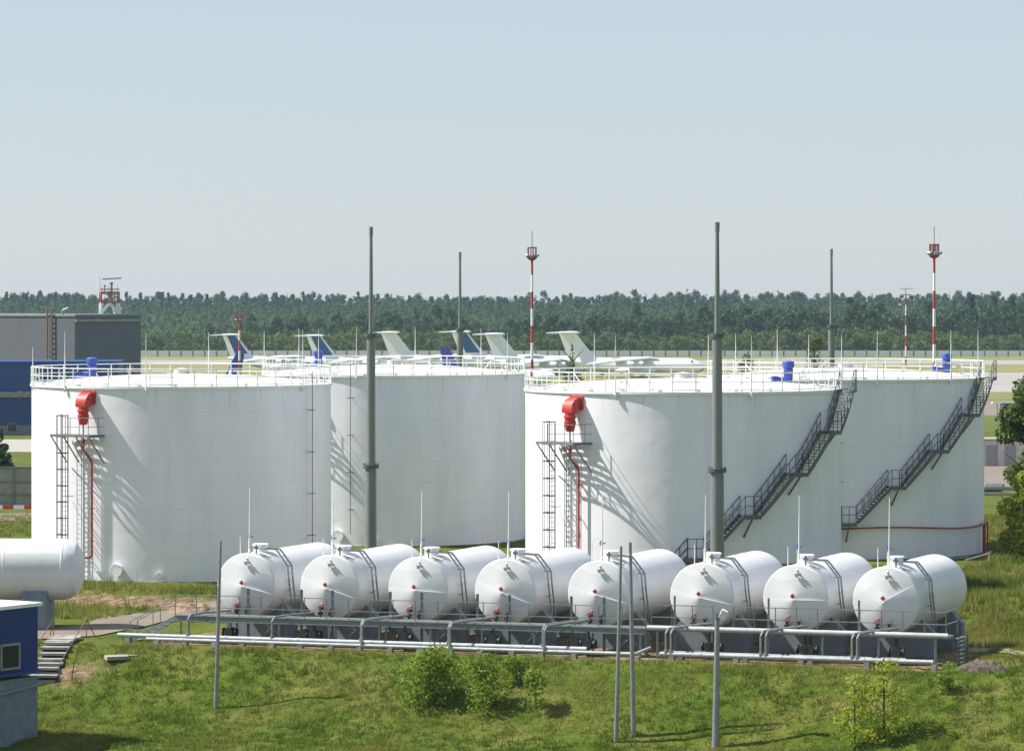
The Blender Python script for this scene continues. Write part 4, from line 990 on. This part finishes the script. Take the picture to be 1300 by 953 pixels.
# ------------------------------------------------------------------ vegetation
def leaf_cloud(centers, radii, n, size, flat=.8):
    """n leaf quads spread through ellipsoidal clumps; returns verts (4n,3), rnd (n)"""
    centers = np.array(centers, float); radii = np.array(radii, float)
    if radii.ndim == 1: radii = np.stack([radii, radii, radii*flat], 1)
    w = np.prod(radii, 1)**(2/3); idx = rng.choice(len(centers), n, p=w/w.sum())
    d = rng.normal(size=(n, 3)); d /= np.linalg.norm(d, axis=1)[:, None]
    rr = rng.uniform(.35, 1, n)**.5
    c = centers[idx]+d*radii[idx]*rr[:, None]
    # leaf frame, loosely facing outward
    nrm = d+rng.normal(size=(n, 3))*.7; nrm /= np.linalg.norm(nrm, axis=1)[:, None]
    a = np.cross(nrm, rng.normal(size=(n, 3))); a /= np.linalg.norm(a, axis=1)[:, None]; b = np.cross(nrm, a)
    s = size*rng.uniform(.6, 1.3, n)[:, None]
    v = np.stack([c-a*s-b*s*.55, c+a*s*.2-b*s*.75, c+a*s+b*s*.5, c-a*s*.3+b*s*.7], 1)
    return v.reshape(-1, 3), np.repeat(rng.uniform(0, 1, len(centers))[idx]*.6+rng.uniform(0, .4, n), 1)
def cloud_obj(name, v, rnd, m, parent=None, tri=False):
    k = 3 if tri else 4; n = len(v)//k
    me = bpy.data.meshes.new(name); me.vertices.add(len(v)); me.vertices.foreach_set('co', v.astype(np.float32).ravel())
    me.loops.add(len(v)); me.loops.foreach_set('vertex_index', np.arange(len(v), dtype=np.int32))
    me.polygons.add(n); me.polygons.foreach_set('loop_start', np.arange(n, dtype=np.int32)*k)
    a = me.attributes.new('rnd', 'FLOAT', 'FACE'); a.data.foreach_set('value', rnd.astype(np.float32))
    me.materials.append(m); me.update(calc_edges=True); me.validate()
    o = bpy.data.objects.new(name, me); COL.objects.link(o)
    if parent is not None: o.parent = parent
    return o
def conifer_v(h, w, n, size):
    cs, rs = [], []; L = int(h/1.1)+3
    for k in range(L):
        t_ = k/(L-1); z = h*(.18+.80*t_); r_ = w*(1-t_)**.85*.5+.12
        m_ = max(1, int(5*(1-t_))+1)
        for j in range(m_):
            a = rng.uniform(0, 6.28); cs.append((math.cos(a)*r_*.6, math.sin(a)*r_*.6, z+rng.uniform(-.3, .3))); rs.append((r_*.55+.1, r_*.55+.1, h/L*.7))
    return leaf_cloud(cs, rs, n, size)
def broad_v(h, w, n, size, base=.25, clumps=16):
    cs, rs = [], []
    for k in range(clumps):
        t_ = rng.uniform(0, 1); z = h*(base+(.92-base)*t_); rr = w*.5*math.sin(math.pi*min(1, .22+.74*t_))**.8
        a = rng.uniform(0, 6.28); q = rng.uniform(.2, .8); cs.append((math.cos(a)*rr*q, math.sin(a)*rr*q, z)); rs.append(w*rng.uniform(.14, .27))
    return leaf_cloud(cs, rs, n, size)
def pine_v(h, w, n, size):
    cs, rs = [], []
    for k in range(9):
        z = h*rng.uniform(.55, .97); rr = w*.5*(1-(z/h-.55)*1.3); a = rng.uniform(0, 6.28); q = rng.uniform(.1, .75)
        cs.append((math.cos(a)*rr*q, math.sin(a)*rr*q, z)); rs.append(w*rng.uniform(.13, .24))
    return leaf_cloud(cs, rs, n, size)
def trunk_mb(h, r, limbs=6, lean=.0):
    b = MB(); b.tube((0,0,-.3), (lean,0,h*.55), r, 8, r*.6); b.tube((lean,0,h*.55), (lean*1.3,.0,h*.95), r*.6, 8, r*.12)
    for k in range(limbs):
        z = h*random.uniform(.25, .8); a = random.uniform(0, 6.28); l = h*.22; b.tube((lean*z/h,0,z), (lean+math.cos(a)*l, math.sin(a)*l, z+l*.7), r*.35, 5, r*.08)
    return b
# forest: templates, scattered and merged
def scatter(templates, spots, sc_lo=.8, sc_hi=1.2):
    V, Rn = [], []
    for (x, y, z, h) in spots:
        v, r_ = templates[rng.integers(len(templates))]; s = h*rng.uniform(sc_lo, sc_hi); a = rng.uniform(0, 6.28); c_, s_ = math.cos(a), math.sin(a)
        ws = rng.uniform(.85, 1.2)
        q = np.empty_like(v); q[:, 0] = (v[:, 0]*c_-v[:, 1]*s_)*s*ws+x; q[:, 1] = (v[:, 0]*s_+v[:, 1]*c_)*s*ws+y; q[:, 2] = v[:, 2]*s+z
        V.append(q); Rn.append(np.clip(r_*.45+rng.uniform(0, .55), 0, 1))
    return np.concatenate(V), np.concatenate(Rn)
def U(f, k, size):    # unit-height templates
    return [f(1.0, size[0], size[1], size[2]) for _ in range(k)]
def con1(h, w, n, s): return conifer_unit(w, n, s)
def conifer_unit(w, n, s):
    cs, rs = [], []
    for k in range(12):
        t_ = k/11; z = .15+.82*t_; r_ = w*(1-t_)**.8*.5+.008
        for j in range(max(1, int(4*(1-t_)))): a = rng.uniform(0, 6.28); cs.append((math.cos(a)*r_*.55, math.sin(a)*r_*.55, z)); rs.append((r_*.5+.006, r_*.5+.006, .05))
    return leaf_cloud(cs, rs, n, s)
t_con = [conifer_unit(rng.uniform(.24,.36), 340, .030) for _ in range(9)]
t_pin = [pine_v(1, .34, 300, .032) for _ in range(6)]
t_brd = [broad_v(1, rng.uniform(.36,.6), 340, .038, .08, 20) for _ in range(9)]
t_shr = [broad_v(1, rng.uniform(.55,.85), 330, .05, .0, 22) for _ in range(8)]
def prof_h(px, tab): return lerp_tab(tab, px)
def belt(Y0, Y1, rows, sp, hfun, x0, x1, keep=1.0):
    out = []
    for r_ in range(rows):
        Y = Y0+(Y1-Y0)*(r_+.5)/rows; X = (x0-650)*Y/F_PX
        while X < (x1-650)*Y/F_PX:
            y = Y+random.uniform(-.5, .5)*(Y1-Y0)/rows; px = 650+X*F_PX/y
            if random.random() < keep:
                h = hfun(px)*random.uniform(.84, 1.06)*(1+.22*noise.noise(Vector((X*.022, y*.01, 1)))+.10*noise.noise(Vector((X*.1, y*.03, 4))))
                if h > 1: out.append((X, y, gz(X, y)-.3, h))
            X += sp*random.uniform(.6, 1.4)
    return out
# low broadleaf belt just behind the fence
sp = belt(1522, 1570, 4, 3.6, lambda p: lerp_tab([(100, 8.5), (330, 9.5), (560, 9), (800, 8.5), (1000, 9.5), (1350, 9.5)], p), 60, 1400)
v, r_ = scatter(t_shr, sp); o = cloud_obj('shrub_belt', v, r_, M['mixed']); o['kind'] = 'stuff'; tag(o, 'low green broadleaf belt directly behind the white fence', 'forest')
# tall dark wood behind it
HB_ = [(150, 0), (260, 12), (350, 15.5), (480, 18), (560, 18.5), (620, 14), (700, 17), (830, 18.5), (1000, 20.5), (1150, 18.5), (1200, 21), (1260, 22.5), (1400, 22)]
sp = belt(1600, 1720, 7, 4.3, lambda p: lerp_tab(HB_, p)-1, 200, 1420)
n2 = len(sp)//2; random.shuffle(sp)
v1, r1 = scatter(t_con, sp[:n2]); v2, r2 = scatter(t_pin[:1]+t_brd+t_brd, sp[n2:])
o = cloud_obj('dark_forest', np.concatenate([v1, v2]), np.concatenate([r1, r2]), M['pine']); o['kind'] = 'stuff'; tag(o, 'tall dark mixed pine forest behind the shrub belt', 'forest')
# pale trunks at the edge of the tall wood
b = MB()
for (x, y, z, h) in sp:
    if y < 1625 and h > 10 and random.random() < .3: b.tube((x, y-1, z), (x+.2, y-1, z+h*.75), .22, 4, .10)
o = b.build('forest_trunks', M['barkp'], smooth=0); o['kind'] = 'stuff'; tag(o, 'pale bare trunks along the edge of the tall dark wood', 'tree trunks')
# young wood on the hillside, and the far skyline wood
sp = belt(1750, 2250, 13, 5.6, lambda p: 9 if p < 900 else 10, -60, 1380)
v, r_ = scatter(t_brd+t_con, sp); o = cloud_obj('hillside_forest', v, r_, M['young']); o['kind'] = 'stuff'; tag(o, 'young pale green wood covering the gentle far hillside', 'forest')
sp = belt(2290, 2520, 8, 4.0, lambda p: lerp_tab([(-50, 13.5), (330, 11.5), (420, 12.5), (700, 11.5), (1000, 13), (1400, 13)], p)*random.choice((1, 1, 1.12, .85)), -80, 1400)
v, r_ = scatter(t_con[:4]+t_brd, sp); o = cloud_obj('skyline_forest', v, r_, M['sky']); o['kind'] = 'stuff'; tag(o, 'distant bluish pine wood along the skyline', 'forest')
# single tall pines standing above the skyline
tc1 = cloud_obj('crown', *pine_v(1, .34, 300, .035), M['pine']); tc2 = cloud_obj('crown', *conifer_unit(.32, 300, .035), M['pine'])
tb = MB(); tb.tube((0,0,0), (.01,0,.9), .013, 6, .004); ttr = tb.build('trunk', M['bark'], smooth=0)
def far_tree(px, top, Y, kind, label, group):
    X = (px-650)*Y/F_PX; z0 = gz(X, Y); h = CAMZ-(top-HOR)*Y/F_PX-z0
    t = empty('pine_tree', (X, Y, z0), random.uniform(0, 6), label, 'tree', group); t.scale = (h*random.uniform(.7,1.0), h*random.uniform(.7,1.0), h)
    for src in ((tc1, tc2)[kind], ttr): c = src.copy(); COL.objects.link(c); c.parent = t
for px in (8, 24, 33, 48, 62, 70, 82, 86, 118, 160, 178, 186, 206, 214, 232, 242, 263, 307, 312, 356, 385, 455, 480, 497):
    far_tree(px, random.uniform(370.5, 375), 2280, 0 if random.random() < .7 else 1, 'ragged tall pine rising over the left part of the far skyline', 'tall pines over the left skyline')
for px in (520, 548, 596, 640, 703, 752, 773, 905, 948, 1080, 1108, 1232, 1248, 1262, 1284):
    far_tree(px, random.uniform(375, 379.5) if px < 1200 else random.uniform(373, 377), 2280 if px < 1000 else 1700, 1 if random.random() < .5 else 0, 'tall conifer slightly above the right part of the forest skyline', 'tall conifers over the right skyline')
far_tree(931, 367, 2280, 1, 'lone pointed spruce standing highest on the skyline right of the tallest mast', None)
for o in (tc1, tc2, ttr): bpy.data.objects.remove(o)

def tree(px, base_py, top_py, Y, w, n, size, kind, m, label, name='tree', cat='tree', base=.2, clumps=16, z0=None):
    X = (px-650)*Y/F_PX; g0 = gz(X, Y) if z0 is None else z0; h = CAMZ-(top_py-HOR)*Y/F_PX-g0
    t = empty(name, (X, Y, g0), 0, label, cat)
    v, r_ = conifer_v(h, w, n, size) if kind == 'con' else broad_v(h, w, n, size, base, clumps)
    cloud_obj('crown', v, r_, m, t); trunk_mb(h, max(.05, h*.018), 8).build('trunk', M['bark'], t)
    return t
tree(1313, 640, 474, 262, 5.6, 9000, .16, 'brd', M['treem'], 'large dark leafy tree cut by the right edge, the upper one', base=.32, clumps=34)
tree(1305, 655, 592, 236, 3.9, 5200, .12, 'brd', M['yell'], 'bright green broadleaf bush at the right edge under the dark tree', 'bush', 'bush', .02, 22)
tree(-3, 612, 536, 420, 3.6, 3500, .16, 'con', M['pine'], 'dark conical spruce cut by the left edge', 'spruce_tree', 'tree')
tree(727, 500, 430, 620, 5.6, 2600, .20, 'con', M['mixed'], 'slender dark green tree in front of the whole white jet tail')
tree(1034, 480, 418, 640, 6.0, 2400, .24, 'brd', M['mixed'], 'loose olive tree left of the mast behind right tanks', base=.08, clumps=40)
tree(948, 460, 443, 640, 5, 1800, .24, 'brd', M['treem'], base=.05, clumps=24, label='low round tree top just right of the tallest mast')
def bush(px, py_base, top_py, Y, w, n, size, m, label, clumps=26, name='bush'):
    return tree(px, 0, top_py, Y, w, n, size, 'brd', m, label, name, 'bush', .0, clumps)
bush(549, 0, 824, 166.5, 3.5, 4200, .075, M['bushm'], 'biggest bright green bush on the bank below the third cylinder', 34)
bush(612, 0, 835, 165, 2.9, 2600, .07, M['bushm'], 'middle green bush on the bank below the fourth cylinder', 22)
bush(655, 0, 829, 167, 1.6, 1100, .065, M['bushm'], 'narrow green bush on the bank close to the white pipe', 12)
bush(680, 0, 851, 164, 1.8, 1100, .065, M['bushm'], 'lowest small bush on the bank, rightmost of the green group', 12)
bush(1122, 0, 822, 157, 2.5, 1500, .07, M['yell'], 'yellow green sapling before the rightmost cylinder', 18, 'sapling')
bush(1085, 0, 856, 157, 2.0, 800, .065, M['yell'], 'low yellow green shrub left of the yellow sapling', 12, 'shrub')
bush(1205, 0, 843, 160, 1.4, 500, .06, M['bushm'], 'small dark green weed clump beside the earth heap', 9, 'shrub')

# heaps
def heap(name, px, py, rx, ry, h, m, label, cat):
    q = pix(px, py); n = 44; vs = []
    for j in range(n+1):
        for i in range(n+1):
            x, y = -1.3+2.6*i/n, -1.3+2.6*j/n; r2 = x*x+y*y
            z = h*max(0, 1-r2)**.8*(1+.8*noise.noise(Vector((x*3+px, y*3, 0))))+.13*noise.noise(Vector((x*9, y*9+px, 2)))*(r2 < 1.4)+.06*noise.noise(Vector((x*20, y*20+px, 2)))-.10*max(0, r2-.7)
            vs.append((q.x+x*rx, q.y+y*ry, gz(q.x+x*rx, q.y+y*ry)+z))
    b = MB(); b.add(vs, [(j*(n+1)+i, j*(n+1)+i+1, (j+1)*(n+1)+i+1, (j+1)*(n+1)+i) for j in range(n) for i in range(n)])
    tag(b.build(name, m, smooth=80), label, cat)
heap('earth_heap', 1248, 851, 1.3, 1.1, .30, mat('heap_soil', (.13,.105,.08), .95, var=.6, vscale=3, bump=.6), 'heap of grey brown soil in grass right of the cylinders', 'earth heap')
heap('sand_heap', 243, 776, 1.4, 1.4, .45, mat('sand', (.28,.19,.13), .95, var=.35, vscale=3, bump=.4), 'low heap of orange sand at the end of the path', 'sand heap')

# grass blades
def grass():
    N = 560000
    u = np.empty(N); v = np.empty(N); 
    reg = [(.50, -14, 78, -60, -44.1), (.12, 57.5, 80, -44, -22), (.16, 52, 80, -22, 6), (.14, -6, 30, -31.5, -11.0), (.08, 20, 62, -31.5, -24), (.22, 46, 90, 6, 40), (.22, 28, 75, 36, 95), (.06, -45, -8, 5, 60)]
    ix = rng.choice(len(reg), N, p=np.array([r[0] for r in reg])/sum(r[0] for r in reg))
    for i, (_, a, b_, c, d) in enumerate(reg):
        k = ix == i; u[k] = rng.uniform(a, b_, k.sum()); v[k] = rng.uniform(c, d, k.sum())
    # clump
    cu = rng.normal(0, .10, N); grp = rng.integers(0, N//14, N)
    gu, gv = u[grp], v[grp]; u = gu+rng.normal(0, .13, N); v = gv+rng.normal(0, .13, N)
    x = T1.x+u*FV.x+v*GV.x; y = T1.y+u*FV.y+v*GV.y
    px = 650+x*F_PX/y
    # keep off the path, stairs and tanks
    keep = (px > -40) & (px < 1340) & ((v < 10) | (px < 60) | (px > 1200)) & (y < 298)
    for T in (T1, T2, T3, T4): keep &= np.hypot(x-T.x, y-T.y) > RT+.65
    idx = np.nonzero(keep)[0]
    z = np.array([gz(x[i], y[i]) for i in idx]); x = x[idx]; y = y[idx]; grp = grp[idx]; px = px[idx]
    py = HOR+(CAMZ-z)*F_PX/y
    onp = (px < 335) & (py < lerp(px, [(-60,824),(45,814),(120,809),(180,798),(260,787),(335,781)])) & (py > lerp(px, [(-60,805),(60,799),(110,792),(180,777),(275,763),(335,759)]))
    a_ = (p_top, p_bot)
    d0 = np.array([p_top.x, p_top.y]); d1 = np.array([hd.x, hd.y]); rel_ = np.stack([x, y], 1)-d0; al = rel_@d1; pe = np.abs(rel_@np.array([sdv.x, sdv.y]))
    ons = (al > -.4) & (al < L_+.5) & (pe < .8)
    e_ = np.array([earth(a, b) for a, b in zip(x, y)])
    k = ~onp & ~ons & (rng.uniform(0, 1, len(x)) > e_*1.1)
    x, y, z, grp = x[k], y[k], z[k], grp[k]; n = len(x)
    dry = np.array([noise.noise(Vector((a*.16, b*.16, 9))) for a, b in zip(x, y)])
    tall_ = np.array([max(0, noise.noise(Vector((a*.3, b*.3, 3)))) for a, b in zip(x, y)])
    vv = (x-T1.x)*GV.x+(y-T1.y)*GV.y
    h = rng.uniform(.07, .19, n)*(1+1.6*tall_)*np.where(vv > -32, 2.3, 1.0)
    a = rng.uniform(0, 6.28, n); wd = .022*(1+h)
    dx, dy = np.cos(a)*wd, np.sin(a)*wd; lx, ly = rng.normal(0, .35, n)*h, rng.normal(0, .35, n)*h
    V = np.stack([np.stack([x-dx, y-dy, z-.03], 1), np.stack([x+dx, y+dy, z-.03], 1), np.stack([x+lx, y+ly, z+h], 1)], 1).reshape(-1, 3)
    gr = np.random.default_rng(5).uniform(0, 1, 700000)[grp]
    rn = np.clip(.32+dry*1.3+(gr-.5)*.35+rng.normal(0, .1, n)+np.where(vv > -32, .38, 0), 0, 1)
    o = cloud_obj('grass', V, rn, M['grassb'], tri=True); o['kind'] = 'stuff'; tag(o, 'rough green and straw coloured grass on the banks', 'grass')
def lerp(a, tab): return np.interp(a, [t[0] for t in tab], [t[1] for t in tab])
grass()

# ------------------------------------------------------------------ haze
HZ = MB(); HZ.box((0, 1500, 11.5), (3000, 3060, 49)); hz = HZ.build('haze', bpy.data.materials.new('haze'), smooth=0); hz['kind'] = 'stuff'; tag(hz, 'thin summer haze over the airfield', 'haze')
hm = hz.data.materials[0]; hm.use_nodes = True; nt = hm.node_tree; nt.nodes.remove(nt.nodes['Principled BSDF'])
pv = nd(nt, 'ShaderNodeVolumePrincipled'); pv.inputs['Color'].default_value = (.62,.82,1,1); pv.inputs['Density'].default_value = .00006; pv.inputs['Anisotropy'].default_value = .2
nt.links.new(pv.outputs[0], nt.nodes['Material Output'].inputs['Volume'])

# ------------------------------------------------------------------ sky, sun, camera
SUN = Vector((-.636, .077, .766)).normalized()
w = bpy.data.worlds.new('World'); sc.world = w; w.use_nodes = True; nt = w.node_tree
sky = nd(nt, 'ShaderNodeTexSky'); sky.sky_type = 'NISHITA'; sky.sun_disc = False
sky.sun_elevation = math.asin(SUN.z); sky.sun_rotation = math.atan2(SUN.x, SUN.y)
sky.air_density = 1.0; sky.dust_density = 4; sky.ozone_density = 4; sky.altitude = 2500
hs = nd(nt, 'ShaderNodeHueSaturation'); hs.inputs['Saturation'].default_value = 1.1; hs.inputs['Value'].default_value = 1.68
gm = nd(nt, 'ShaderNodeGamma'); gm.inputs['Gamma'].default_value = .27; nt.links.new(sky.outputs[0], gm.inputs['Color'])   # hazy summer sky: evens out the brightness of the dome
nt.links.new(gm.outputs[0], hs.inputs['Color']); tn = nd(nt, 'ShaderNodeMixRGB'); tn.blend_type = 'MULTIPLY'; tn.inputs[0].default_value = 1; tn.inputs[2].default_value = (.96, .995, 1.01, 1); nt.links.new(hs.outputs[0], tn.inputs[1]); nt.links.new(tn.outputs[0], nt.nodes['Background'].inputs['Color'])
nt.nodes['Background'].inputs['Strength'].default_value = .12
sl = bpy.data.lights.new('sun', 'SUN'); sl.energy = 3.75; sl.angle = R(.5); sl.color = (1, .955, .88)
so = bpy.data.objects.new('sun', sl); COL.objects.link(so); so.rotation_euler = (-SUN).to_track_quat('-Z', 'Y').to_euler()
cam = bpy.data.cameras.new('camera'); co = bpy.data.objects.new('camera', cam); COL.objects.link(co); sc.camera = co
co.location = (0, 0, CAMZ); co.rotation_euler = (R(90), 0, 0)
cam.sensor_width = 36; cam.lens = F_PX/1300*36; cam.shift_y = -(476.5-HOR)/1300; cam.clip_start = 1; cam.clip_end = 20000
vs_ = sc.view_settings; vs_.view_transform = 'Standard'; vs_.look = 'None'; vs_.gamma = 1; vs_.exposure = 1.18; vs_.use_curve_mapping = False
sc.cycles.volume_bounces = 0; sc.cycles.max_bounces = 6
